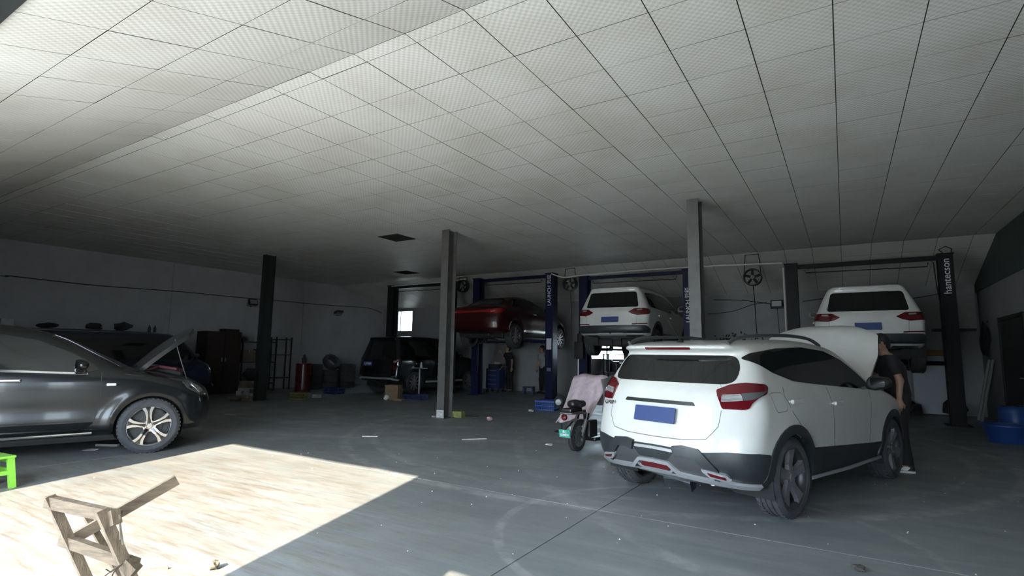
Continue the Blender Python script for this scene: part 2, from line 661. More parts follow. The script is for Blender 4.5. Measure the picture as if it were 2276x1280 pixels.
def four_wheels(root, S, w, rimr, style, tyre_m, rim_m, dark_m, track):
    """first wheel is the right rear; the rest are copies"""
    t0 = make_wheel(root, S['R'], w, rimr, style, tyre_m, rim_m, dark_m)
    out = []
    for x in (0.0, S['wb']):
        for sg in (-1, 1):
            t = t0 if not out else dup_tree(t0, parent=root)
            dz = S.get('droop', 0.0)
            t.location = (x, sg * track, S['R'] - dz)
            t.rotation_euler = (0, 0, 0 if sg < 0 else PI)
            if t is not t0:
                t.rotation_euler[1] = random.uniform(0, 1.2)
            out.append(t)
    return out

def car_features(c, S, A):
    """windows, seams, lights, handles, mirrors, trims common to the cars; A maps names to materials"""
    glass, black, seam = A['glass'], A['black'], A['seam']
    c.both('side_window', rnd(S['dlo'], .03), 'R', glass, off=.005)
    if 'dlo_trim' in S:
        c.both('window_trim', strip(S['dlo_trim'], .022), 'R', A['chrome'], off=.009, grid=.1)
    for x in S.get('pillars', []):
        c.both('pillar_cover', rnd(x, .01), 'R', black, off=.008)
    if 'rear_win' in S:
        c.panel('rear_window', rnd(S['rear_win'], .06), 'B', glass, off=.004)
    if 'windshield' in S:
        c.panel('windshield', rnd(S['windshield'], .06), 'T', glass, off=.004)
    for p in S.get('seams', []):
        c.both('door_seam', strip(p, .008), 'R', seam, off=.0012, thick=.004, grid=.08)
    for p in S.get('rear_seams', []):
        c.panel('tailgate_seam', strip(p, .008), 'W', seam, off=.0012, thick=.004, grid=.08)
        c.panel('tailgate_seam', strip(p, .008), 'w', seam, off=.0012, thick=.004, grid=.08)
    if 'tail' in S:
        for pj_ in 'Ww':
            t = c.panel('tail_light', rnd(S['tail'], .02), pj_, A['lamp_red'], off=.014, thick=.02, grid=.05)
            for q in S.get('tail_clear', []):
                c.panel('clear_lens', rnd(q, .012), pj_, A['lamp_clear'], off=.019, thick=.006, grid=.05, parent=t)
            for q in S.get('tail_dark', []):
                c.panel('dark_lens', rnd(q, .012), pj_, A['lamp_dark'], off=.0185, thick=.006, grid=.05, parent=t)
    if 'head' in S:
        for pj_ in 'Vv':
            t = c.panel('headlight', rnd(S['head'], .03), pj_, A['lamp_dark'], off=.008, thick=.02, grid=.06)
            c.panel('headlight_lens', rnd(S['head_in'], .02), pj_, A['lamp_clear'], off=.013, thick=.006, grid=.06, parent=t)
    if 'grille' in S:
        gr = c.panel('grille', rnd(S['grille'], .04), 'F', black, off=.006, thick=.02)
    for (x, z) in S.get('handles', []):
        for sg, pj_ in ((-1, 'R'), (1, 'L')):
            p, n = c.point((x, z), pj_)
            m = MB()
            m.box((-.105, -.016, -.021), (.105, .016, .021), bev=.014)
            m.box((-.1, -.03 if sg > 0 else 0, -.008), (-.075, 0 if sg > 0 else .03, .008))
            m.box((.075, -.03 if sg > 0 else 0, -.008), (.1, 0 if sg > 0 else .03, .008))
            o = m.build('door_handle', A.get('handle', A['paint']), c.root)
            o.matrix_local = Matrix.Translation(p + n * .03)
    if 'mirror' in S:
        x, z = S['mirror']
        for sg, pj_ in ((-1, 'R'), (1, 'L')):
            p, n = c.point((x, z), pj_)
            caps = capsules([((x - .03, p.y + sg * .13, z + .07), (x - .0, p.y + sg * .22, z + .075), .075, .062), ((x - .01, p.y + sg * .07, z + .03), (x - .01, p.y + sg * .12, z + .05), .035, .05)], .05)
            def fm(X, Y, Z, caps=caps, x=x):
                return np.maximum(caps(X, Y, Z), (x - .07) - X)
            lo = (x - .16, min(p.y + sg * .34, p.y + sg * .0), z - .1); hi = (x + .14, max(p.y + sg * .34, p.y), z + .2)
            o = sdf_obj('wing_mirror', fm, lo, hi, .014, A.get('mirror', A['paint']), c.root)
            gm = MB().prism(rnd([(-.07, -.045), (.07, -.05), (.07, .05), (-.06, .05)], .03), 0, -.004, .0)
            g = gm.build('mirror_glass', A['glass'], o)
            g.location = (x - .071, p.y + sg * .17, z + .075)
            MB().beam((x + .0, p.y - sg * .02, z - .0), (x - .0, p.y + sg * .13, z + .03), .06, .03).build('mirror_arm', black, o)
    if 'arch' in S:
        a0, a1, wd = S['arch']
        for wx in (0.0, S['wb']):
            c.both('wheel_arch_trim', ring_arc(wx, S['R'], S['Ra'] - .004, S['Ra'] + wd, a0, a1, 22), 'R', A['clad'], off=.014, thick=.05, grid=.09)
    if 'sill' in S:
        c.both('sill_cladding', S['sill'], 'R', A['clad'], off=.010, thick=.02, grid=.12)
    if 'bumper' in S:
        c.panel('bumper_cladding', S['bumper'], 'W', A['clad'], off=.008, thick=.02, grid=.07)
        c.panel('bumper_cladding', S['bumper'], 'w', A['clad'], off=.008, thick=.02, grid=.07)
    w = c.wmax
    for wx in (0.0, S['wb']):
        for sg in (-1, 1):
            m = MB(); A2 = [math.radians(-22 + 224 * i / 20) for i in range(21)]
            ri = S['Ra'] - .007; ya, yb = sg * .52, sg * (w - .02)
            vs = [(wx + ri * math.cos(a), y, S['R'] + ri * math.sin(a)) for a in A2 for y in (ya, yb)]
            fs = [(2 * i, 2 * i + 1, 2 * i + 3, 2 * i + 2) for i in range(20)]
            vs += [(wx, ya, S['R'] - .1)]
            fs += [(len(vs) - 1, 2 * i, 2 * i + 2) for i in range(20)]
            m.add(vs, fs, True).build('wheel_well_liner', A['under'], c.root)
    u = MB().box((c.xr + .6, -w + .2, S.get('under', .17)), (c.xf - .5, w - .2, .36), bev=.05)
    ub = u.build('underbody', A['under'], c.root)
    MB().tube([(c.xr + .40, -.35, .26), (c.xr + .7, -.35, .20), (c.xr + 1.3, -.1, .16), (c.xf - 1.4, 0, .16)], .03, 10).build('exhaust_pipe', A['steel'], ub)
    for wx, rr_ in ((0, .045), (S['wb'], .035)):
        MB().tube([(wx, -w + .22, S['R'] - S.get('droop', 0)), (wx, w - .22, S['R'] - S.get('droop', 0))], rr_, 8).build('axle', A['under'], ub)

def plate(c, y, z, w, h, mat, mtext, s=None, dark=None, tilt_x=0.0):
    p, n = c.point((y, z), 'B')
    m = MB().prism(rnd([(-w / 2, -h / 2), (w / 2, -h / 2), (w / 2, h / 2), (-w / 2, h / 2)], .012), 0, -.012, 0)
    o = m.build('license_plate', mat, c.root)
    up = Vector((0, 0, 1)) - n * n.z
    o.matrix_local = axes(p + n * .012, -n, Vector((0, 1, 0)), up)
    o.location = p + n * .02
    if s:
        text_obj('plate_text', s, h * .72, mtext, o, axes((-.0125, 0, 0), (0, -1, 0), (0, 0, 1), (-1, 0, 0)), .0012, bold=.002)
    return o
# ================================================================ SETTING
XL, XR, YB, YF = -17.75, 2.92, 17.55, -0.20
ZR, YR = 4.031, 3.083                      # ridge fold height and place
SF = math.radians(16.34)                   # front slope
YBEND = 14.92
def zflat(y): return ZR + (y - YR) * 0.0037
ZBEND = zflat(YBEND)
SB = math.radians(16.6)
TILE = 0.615

# ---- materials of the setting
def ceiling_material():
    m, nt, n, b = nodes_of('ceiling_panel_print')
    tc = n.new('ShaderNodeTexCoord')
    mp = n.new('ShaderNodeMapping'); mp.inputs['Scale'].default_value = (1, 1, 1)
    nt.links.new(tc.outputs['Object'], mp.inputs[0])
    sep = n.new('ShaderNodeSeparateXYZ'); nt.links.new(mp.outputs[0], sep.inputs[0])
    def math_(op, a, bb=None):
        q = n.new('ShaderNodeMath'); q.operation = op
        for i, v in enumerate((a, bb)):
            if v is None: continue
            if isinstance(v, (int, float)): q.inputs[i].default_value = v
            else: nt.links.new(v, q.inputs[i])
        return q.outputs[0]
    w = 2 * PI / 0.0615
    sx = math_('SINE', math_('MULTIPLY', sep.outputs[0], w))
    sy = math_('SINE', math_('MULTIPLY', sep.outputs[1], w * 1.0))
    pr = math_('MULTIPLY', sx, sy)
    rr = n.new('ShaderNodeMapRange')
    rr.inputs['From Min'].default_value = -0.35; rr.inputs['From Max'].default_value = 0.5
    nt.links.new(pr, rr.inputs[0])
    nz = n.new('ShaderNodeTexNoise'); nz.inputs['Scale'].default_value = 1.1; nz.inputs['Detail'].default_value = 4
    oi = n.new('ShaderNodeObjectInfo')
    ge = n.new('ShaderNodeNewGeometry')
    nt.links.new(ge.outputs['Position'], nz.inputs['Vector'])
    mx = n.new('ShaderNodeMix'); mx.data_type = 'RGBA'
    mx.inputs['A'].default_value = (0.80, 0.785, 0.75, 1)
    mx.inputs['B'].default_value = (0.67, 0.66, 0.635, 1)
    nt.links.new(rr.outputs[0], mx.inputs['Factor'])
    m2 = n.new('ShaderNodeMix'); m2.data_type = 'RGBA'; m2.blend_type = 'MULTIPLY'
    m2.inputs['B'].default_value = (0.88, 0.87, 0.84, 1)
    nt.links.new(mx.outputs['Result'], m2.inputs['A'])
    r2 = n.new('ShaderNodeMapRange'); r2.inputs['From Min'].default_value = 0.45; r2.inputs['From Max'].default_value = 0.7
    nt.links.new(nz.outputs[0], r2.inputs[0]); nt.links.new(r2.outputs[0], m2.inputs['Factor'])
    nt.links.new(m2.outputs['Result'], b.inputs['Base Color'])
    b.inputs['Roughness'].default_value = 0.55
    b.inputs['Specular IOR Level'].default_value = 0.25
    bp = n.new('ShaderNodeBump'); bp.inputs['Strength'].default_value = 0.25; bp.inputs['Distance'].default_value = 0.004
    nt.links.new(pr, bp.inputs['Height']); nt.links.new(bp.outputs[0], b.inputs['Normal'])
    return m

def floor_material():
    m, nt, n, b = nodes_of('painted_concrete_floor')
    tc = n.new('ShaderNodeTexCoord'); P = tc.outputs['Object']
    def noise(scale, detail=5, rough=.6, st=None, rot=0.0):
        src = P
        if st:
            mp = n.new('ShaderNodeMapping'); mp.inputs['Scale'].default_value = st; mp.inputs['Rotation'].default_value = (0, 0, rot)
            nt.links.new(P, mp.inputs[0]); src = mp.outputs[0]
        q = n.new('ShaderNodeTexNoise'); q.inputs['Scale'].default_value = scale; q.inputs['Detail'].default_value = detail
        q.inputs['Roughness'].default_value = rough
        nt.links.new(src, q.inputs['Vector']); return q.outputs[0]
    def rng(v, a, bb, c=0.0, d=1.0):
        q = n.new('ShaderNodeMapRange')
        for i, x in zip(('From Min', 'From Max', 'To Min', 'To Max'), (a, bb, c, d)):
            q.inputs[i].default_value = x
        nt.links.new(v, q.inputs[0]); return q.outputs[0]
    def mul(a, bb, op='MULTIPLY'):
        q = n.new('ShaderNodeMath'); q.operation = op
        for i, v in enumerate((a, bb)):
            if isinstance(v, (int, float)): q.inputs[i].default_value = v
            else: nt.links.new(v, q.inputs[i])
        return q.outputs[0]
    def mix(f, a, bb):
        q = n.new('ShaderNodeMix'); q.data_type = 'RGBA'
        for k, v in (('A', a), ('B', bb)):
            if isinstance(v, tuple): q.inputs[k].default_value = (*v, 1)
            else: nt.links.new(v, q.inputs[k])
        nt.links.new(f, q.inputs['Factor']); return q.outputs['Result']
    c = mix(rng(noise(.55, 6, .65), .35, .7), (0.165, 0.185, 0.190), (0.235, 0.250, 0.250))
    # dust dragged along by tyres and brooms
    c = mix(mul(rng(noise(2.2, 7, .7, (0.22, 1.6, 1), math.radians(-62)), .48, .75), .55), c, (0.36, 0.36, 0.345))
    # fine specks of dirt
    c = mix(mul(rng(noise(38, 3, .6), .68, .74), .5), c, (0.10, 0.10, 0.10))
    # tan grit carried in from outside, thicker by the entrance on the left
    sep = n.new('ShaderNodeSeparateXYZ'); nt.links.new(P, sep.inputs[0])
    dx = mul(sep.outputs[0], 5.2, 'ADD'); dy = mul(sep.outputs[1], -2.0, 'ADD')
    dist = mul(mul(mul(dx, dx), mul(dy, dy), 'ADD'), .5, 'POWER')
    nearm = rng(dist, 1.2, 4.2, 1.0, 0.0)
    grit = mul(nearm, rng(noise(1.6, 8, .75, (0.5, 2.6, 1), math.radians(-70)), .38, .62))
    c = mix(mul(grit, .85), c, (0.215, 0.192, 0.162))
    c = mix(mul(nearm, rng(noise(6, 8, .75, (.25, 2.6, 1), math.radians(-65)), .45, .66, 0, .8)), c, (0.115, 0.088, 0.062))
    # curved and straight tyre marks
    def arc(cx, cy, r, w):
        ax = mul(sep.outputs[0], -cx, 'ADD'); ay = mul(sep.outputs[1], -cy, 'ADD')
        d = mul(mul(mul(ax, ax), mul(ay, ay), 'ADD'), .5, 'POWER')
        d = n_abs(mul(d, -r, 'ADD'))
        return rng(d, w * .5, w, 1.0, 0.0)
    def n_abs(v):
        q = n.new('ShaderNodeMath'); q.operation = 'ABSOLUTE'; nt.links.new(v, q.inputs[0]); return q.outputs[0]
    br = rng(noise(3.5, 5, .7), .4, .62)
    for cx, cy, r, w, k in ((-3.2, 9.5, 5.0, .10, .45), (-3.2, 9.5, 4.55, .08, .35), (-14, 22, 17.4, .16, .4), (-14, 22, 15.9, .16, .35), (-1.0, 4.4, 1.55, .05, .4), (4.0, 12.0, 9.6, .09, .3)):
        c = mix(mul(mul(arc(cx, cy, r, w), br), k * 1.5), c, (0.40, 0.40, 0.385))
    nt.links.new(c, b.inputs['Base Color'])
    nt.links.new(rng(noise(1.4, 6, .7), .3, .7, .34, .62), b.inputs['Roughness'])
    bp = n.new('ShaderNodeBump'); bp.inputs['Strength'].default_value = .12; bp.inputs['Distance'].default_value = .01
    nt.links.new(noise(25, 4), bp.inputs['Height']); nt.links.new(bp.outputs[0], b.inputs['Normal'])
    return m

MC = ceiling_material()
MF = floor_material()
dark_gap = M('dark_joint', (0.035, 0.034, 0.032), .9)
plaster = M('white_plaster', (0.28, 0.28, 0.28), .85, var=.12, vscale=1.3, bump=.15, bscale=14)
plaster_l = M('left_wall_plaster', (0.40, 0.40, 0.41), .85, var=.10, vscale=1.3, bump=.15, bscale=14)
dark_wall = M('dark_green_sheet', (0.055, 0.075, 0.07), .6, var=.3, vscale=2)
steel_dark = M('dark_steel_header', (0.010, 0.013, 0.013), .6, var=.3)
concrete_out = M('yard_concrete', (0.50, 0.485, 0.455), .9, var=.2, vscale=.6, bump=.2)

# ---- floor: a bed with concrete slabs laid on it, joints open
fl = struct(MB().box((XL - .2, YF - .25, -.30), (XR + .2, YB + .2, -.02)).build('floor', dark_gap))
for a, b_ in ((XL, -13.93), (-13.93, -7.93), (-7.93, -1.93), (-1.93, XR)):
    for c_, d_ in ((YF - .2, 4.62), (4.62, 10.62), (10.62, YB)):
        g = .005
        MB().box((a + g, c_ + g, -.1), (b_ - g, d_ - g, 0)).build('floor_slab', MF, fl)
struct(MB().box((-60, -60, -.4), (60, 70, -.31)).add([(-60, -60, -.02), (60, -60, -.02), (60, YF - .26, -.02), (-60, YF - .26, -.02)], [(0, 1, 2, 3)]).build('ground', concrete_out))

# ---- walls
T = .2
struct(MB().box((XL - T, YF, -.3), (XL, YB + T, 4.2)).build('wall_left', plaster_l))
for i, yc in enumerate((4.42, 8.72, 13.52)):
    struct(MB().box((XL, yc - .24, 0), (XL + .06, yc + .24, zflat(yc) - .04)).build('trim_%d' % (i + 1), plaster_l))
# right wall: white below, dark sheet above
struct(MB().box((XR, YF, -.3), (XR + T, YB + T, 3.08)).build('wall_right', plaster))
struct(MB().box((XR - .03, YF, 3.08), (XR + T, YB + T, 4.25)).build('trim_4', dark_wall))
# back wall with two openings
W1 = (-16.90, -15.98, 2.27, 3.22); W2 = (-7.66, -6.35, 1.20, 2.0)
bw = MB()
bw.box((XL, YB, -.3), (W1[0], YB + T, 4.2)).box((W1[0], YB, -.3), (W1[1], YB + T, W1[2])).box((W1[0], YB, W1[3]), (W1[1], YB + T, 4.2))
bw.box((W1[1], YB, -.3), (W2[0], YB + T, 4.2)).box((W2[0], YB, -.3), (W2[1], YB + T, W2[2])).box((W2[0], YB, W2[3]), (W2[1], YB + T, 4.2))
bw.box((W2[1], YB, -.3), (XR, YB + T, 4.2))
struct(bw.build('wall_back', plaster))
alu = M('window_aluminium', (0.32, 0.33, 0.32), .5, .3)
win_glass = bpy.data.materials.new('window_glass'); win_glass.use_nodes = True
_b = win_glass.node_tree.nodes['Principled BSDF']
_b.inputs['Transmission Weight'].default_value = 1.0; _b.inputs['Roughness'].default_value = .02; _b.inputs['IOR'].default_value = 1.05
_b.inputs['Base Color'].default_value = (.9, .95, .93, 1)
for i, (a, b_, z0, z1) in enumerate((W1, W2)):
    m = MB()
    w = .045
    m.box((a, YB + .03, z0), (a + w, YB + .12, z1)).box((b_ - w, YB + .03, z0), (b_, YB + .12, z1))
    m.box((a + w, YB + .03, z0), (b_ - w, YB + .12, z0 + w)).box((a + w, YB + .03, z1 - w), (b_ - w, YB + .12, z1))
    if i == 0:
        m.box((a + .16, YB + .04, z0 + w), (a + .20, YB + .10, z1 - w))
    else:
        m.box(((a + b_) / 2 - .02, YB + .04, z0 + w), ((a + b_) / 2 + .02, YB + .10, z1 - w))
    wf = struct(m.build('window_%d' % (i + 1), alu))
    MB().box((a + w, YB + .065, z0 + w), (b_ - w, YB + .071, z1 - w)).build('window_pane', win_glass, wf)
    MB().box((a - .06, YB - .04, z0 - .05), (b_ + .06, YB, z0)).build('window_sill', alu, wf)
# front wall: two openings, the second one half closed by its shutter
D1 = (-6.17, -2.54, 3.0); D2 = (-1.26, .50, 1.87)  # unseen openings set by the sun patches; second narrowed to darken the right
fw = MB()
y0, y1 = YF - T, YF
fw.box((XL - T, y0, -.3), (D1[0], y1, 4.2)).box((D1[0], y0, D1[2]), (D1[1], y1, 4.2)).box((D1[1], y0, -.3), (D2[0], y1, 4.2))
fw.box((D2[0], y0, 3.0), (D2[1], y1, 4.2)).box((D2[1], y0, -.3), (XR + T, y1, 4.2))
struct(fw.build('wall_front', plaster))
sh = MB()
z = D2[2]
while z < 3.0:
    sh.box((D2[0] + .01, y0 + .06, z), (D2[1] - .01, y0 + .10, z + .075)); z += .08
struct(sh.build('door_1', M('shutter_grey', (0.35, 0.36, 0.36), .5, .4)))
# header beam under the low end of the front slope
struct(MB().box((XL, .70, 3.385), (XR, .96, 3.72)).build('trim_5', steel_dark))

# ---- ceiling: dark backing with panels hung under it
ys = [YR, YBEND, YB + .02]; zs = [ZR, ZBEND, ZBEND - (YB + .02 - YBEND) * math.tan(SB)]
yf_ = .90; zf_ = ZR - (YR - yf_) * math.tan(SF)
prof = [(yf_, zf_), (YR, ZR), (YBEND, ZBEND), (YB + .02, zs[2])]
up_ = .007
cv = MB()
vs = [(XL, y, z + up_) for y, z in prof] + [(XR, y, z + up_) for y, z in prof] + [(XL, y, z + .5) for y, z in prof] + [(XR, y, z + .5) for y, z in prof]
fs = [(i, i + 4, i + 5, i + 1) for i in range(3)] + [(8 + i, 9 + i, 13 + i, 12 + i) for i in range(3)]
fs = [tuple(reversed(f)) for f in fs]
fs += [(0, 8, 12, 4), (3, 7, 15, 11), (0, 1, 9, 8), (1, 2, 10, 9), (2, 3, 11, 10), (5, 4, 12, 13), (6, 5, 13, 14), (7, 6, 14, 15)]
cv.add(vs, fs)
ceil = struct(cv.build('ceiling', dark_gap))
struct(MB().box((XL - T, YF - T, 4.62), (XR + T, YB + T, 4.75)).box((XL, YF, 3.74), (XR, .95, 3.8)).build('trim_6', steel_dark))  # unseen roof slab added to block light from above, plus front soffit
cols = [XL]
k = math.ceil((XL + 1.1675) / TILE)
while -1.1675 + k * TILE < XR - .05:
    x = -1.1675 + k * TILE
    if x > XL + .05: cols.append(x)
    k += 1
cols.append(XR)
rows = []                                   # (y of near edge, z, length, slope angle)
for d0, d1 in ((0, .462), (.462, 1.075), (1.075, 1.696), (1.696, 2.27)):
    rows.append(('front', d0, d1))
d = [0, .1536]
while d[-1] + TILE < YBEND - YR - .01: d.append(d[-1] + TILE)
d.append(YBEND - YR)
rows += [('flat', a, b_) for a, b_ in zip(d[:-1], d[1:])]
Lb = (YB - YBEND) / math.cos(SB)
e = [0]
while e[-1] + TILE < Lb - .2: e.append(e[-1] + TILE)
e.append(Lb)
rows += [('back', a, b_) for a, b_ in zip(e[:-1], e[1:])]
vent_cells = []
panels = []
for kind, a, b_ in rows:
    for xa, xb in zip(cols[:-1], cols[1:]):
        c = (a + b_) / 2
        if kind == 'front':
            P = Vector(((xa + xb) / 2, YR - c * math.cos(SF), ZR - c * math.sin(SF))); ang = SF
        elif kind == 'flat':
            P = Vector(((xa + xb) / 2, YR + c, zflat(YR + c))); ang = math.atan(0.0037)
        else:
            P = Vector(((xa + xb) / 2, YBEND + c * math.cos(SB), ZBEND - c * math.sin(SB))); ang = -SB
        if kind == 'flat' and ((abs(P.x + 8.84) < .1 and abs(P.y - 9.08) < .31) or (abs(P.x + 12.53) < .31 and abs(P.y - 13.4) < .31)):
            vent_cells.append((P, xb - xa, b_ - a)); continue
        v = P - cam.location
        dep = v.dot(_f)
        u = v.dot(_r) / max(dep, .01); w = v.dot(_u) / max(dep, .01)
        inview = dep > .2 and abs(u) < 1.05 and w < .62
        panels.append(((dep if inview else 100 + dep), P, xb - xa, b_ - a, ang, kind))
panels.sort(key=lambda t: t[0])
PM = {}
rest = MB()
for i, (dp, P, w, l, ang, kind) in enumerate(panels):
    gp = .0045
    hw, hl = w / 2 - gp, l / 2 - gp
    M4 = Matrix.Translation(P) @ Matrix.Rotation(ang, 4, 'X')
    jit = Matrix.Rotation(random.gauss(0, .0014), 4, 'X') @ Matrix.Rotation(random.gauss(0, .0014), 4, 'Y') @ Matrix.Translation((0, 0, random.uniform(-.001, .001)))
    if i < 299:
        key = (round(w, 3), round(l, 3))
        if key not in PM:
            t = MB(); bv = .0
            t.add([(-hw, -hl, .002), (hw, -hl, .002), (hw, hl, .002), (-hw, hl, .002), (-hw + bv, -hl + bv, 0), (hw - bv, -hl + bv, 0), (hw - bv, hl - bv, 0), (-hw + bv, hl - bv, 0)],
                  [(0, 1, 2, 3), (7, 6, 5, 4), (4, 5, 1, 0), (5, 6, 2, 1), (6, 7, 3, 2), (7, 4, 0, 3)])
            o = t.build('ceiling_panel', MC, ceil)
            PM[key] = o.data
        else:
            o = bpy.data.objects.new('ceiling_panel', PM[key]); COL.objects.link(o); o.parent = ceil
        o.matrix_local = M4 @ jit
    else:
        rest.box((-hw, -hl, 0), (hw, hl, .002), M4 @ jit)
rest.build('ceiling_panels_far', MC, ceil, kind='stuff')
vent_m = M('vent_dark', (0.015, 0.015, 0.015), .7)
for P, w, l in vent_cells:
    o = MB()
    for s_ in (-1, 1):
        o.box((-w / 2, s_ * (l / 2 - .02) - .02, -.012), (w / 2, s_ * (l / 2 - .02) + .02, .008))
        o.box((s_ * (w / 2 - .02) - .02, -l / 2, -.012), (s_ * (w / 2 - .02) + .02, l / 2, .008))
    far_ = P.y > 11
    t = o.build('ceiling_vent', vent_m)
    t.location = P
    tag(t, 'small dark square vent in the far ceiling, the more distant of two' if far_ else 'dark louvred square vent set among the white ceiling panels, nearer one', 'vent')
    for q in range(5):
        yy = -l / 2 + .06 + q * (l - .12) / 4
        MB().box((-w / 2 + .03, -.03, -.003), (w / 2 - .03, .03, .003), Matrix.Translation((0, yy, .0)) @ Matrix.Rotation(.6, 4, 'X')).build('vent_slat', vent_m, t)

# ---- steel columns (H sections)
def column(x, y, mat, label, worn):
    t = thing('steel_column', label, 'column', (x, y, 0), 0, None)
    H = zflat(y) - .004
    w, dp, tf = .19, .29, .014
    MB().box((-w / 2, -dp / 2, .012), (w / 2, -dp / 2 + tf, H)).build('front_flange', mat, t)
    MB().box((-w / 2, dp / 2 - tf, .012), (w / 2, dp / 2, H)).build('rear_flange', mat, t)
    MB().box((-.006, -dp / 2 + tf, .012), (.006, dp / 2 - tf, H)).build('web', mat, t)
    bp = MB().box((-w / 2 - .05, -dp / 2 - .05, 0), (w / 2 + .05, dp / 2 + .05, .012)).build('base_plate', mat, t)
    if worn:
        MB().box((-w / 2 - .003, -dp / 2 - .003, .012), (w / 2 + .003, -dp / 2, .17)).build('plaster_splash', M('plaster_splash', (.5, .5, .48), .9, var=.5, vscale=25), t, smooth=False)
    return t
def column_material(name, col):
    return M(name, col, .5, var=.25, vscale=3.0, bump=.08, bscale=30)
cgrey = column_material('taupe_paint', (0.095, 0.091, 0.087))
cdark = column_material('dark_green_paint', (0.016, 0.020, 0.020))
column(-13.77, 9.10, cdark, 'dark green steel column on the left, before the long white wall', False)
column(-7.30, 9.12, cgrey, 'grey steel column in the middle of the hall with a yellow box at its foot', True)
column(-2.085, 9.32, cgrey, 'grey steel column rising behind the roof of the white hatchback', False)
# ---------------------------------------------------------------- car materials
white_paint = M('white_car_paint', (0.61, 0.61, 0.575), .28, coat=.6, var=.08, vscale=2.5)
black_paint = M('black_car_paint', (0.007, 0.008, 0.009), .2, coat=.25, spec=.35, var=.3, vscale=3)
red_paint = M('dark_red_car_paint', (0.030, 0.003, 0.004), .3, coat=.2, spec=.3)
navy_paint = M('navy_car_paint', (0.012, 0.016, 0.035), .22, coat=.7)
glass_m = M('tinted_glass', (0.006, 0.007, 0.008), .05, coat=.3)
glass_grey = M('grey_tinted_glass', (0.016, 0.019, 0.019), .08, coat=.3)
black_plastic = M('black_plastic', (0.012, 0.013, 0.013), .45, var=.3, vscale=30)
clad_m = M('charcoal_plastic_cladding', (0.022, 0.027, 0.030), .42, var=.3, vscale=6)
seam_m = M('panel_gap', (0.02, 0.02, 0.02), .8)
seam_w = M('panel_gap_on_white', (0.16, 0.16, 0.15), .8)
chrome = M('chrome', (0.75, 0.76, 0.78), .12, 1.0)
silver = M('silver_plastic', (0.52, 0.53, 0.55), .3, .6)
steel_m = M('bare_steel', (0.35, 0.35, 0.34), .4, .9, var=.3, vscale=10)
under_m = M('underbody_black', (0.012, 0.012, 0.012), .7, var=.4, vscale=5)
lamp_red = M('red_lamp', (0.095, 0.003, 0.007), .12, coat=.8)
lamp_clear = M('clear_lamp', (0.50, 0.51, 0.50), .15, .5, coat=.8, var=.5, vscale=26, stretch=(.4, .4, 3))
lamp_dark = M('smoked_lamp', (0.10, 0.11, 0.115), .12, .3, coat=.8)
tyre_m = M('tyre_rubber', (0.040, 0.041, 0.043), .75, var=.35, vscale=9, bump=.1, bscale=60)
tyre_dusty = M('dusty_tyre_rubber', (0.050, 0.052, 0.057), .8, var=.35, vscale=6, bump=.12, bscale=60)
rim_dark = M('grey_alloy', (0.17, 0.16, 0.17), .45, .25, var=.2, vscale=15)
rim_black = M('black_alloy', (0.02, 0.02, 0.021), .35, .5)
brake_m = M('brake_steel', (0.05, 0.05, 0.05), .5, .7)
blue_plate = M('blue_plate', (0.025, 0.05, 0.16), .4)
plate_text_m = M('plate_white', (0.7, 0.72, 0.75), .5)
def mats(paint, **k):
    d = dict(paint=paint, glass=glass_m, black=black_plastic, seam=seam_m, chrome=chrome, lamp_red=lamp_red, lamp_clear=lamp_clear, lamp_dark=lamp_dark, clad=clad_m, under=under_m, steel=steel_m)
    d.update(k); return d

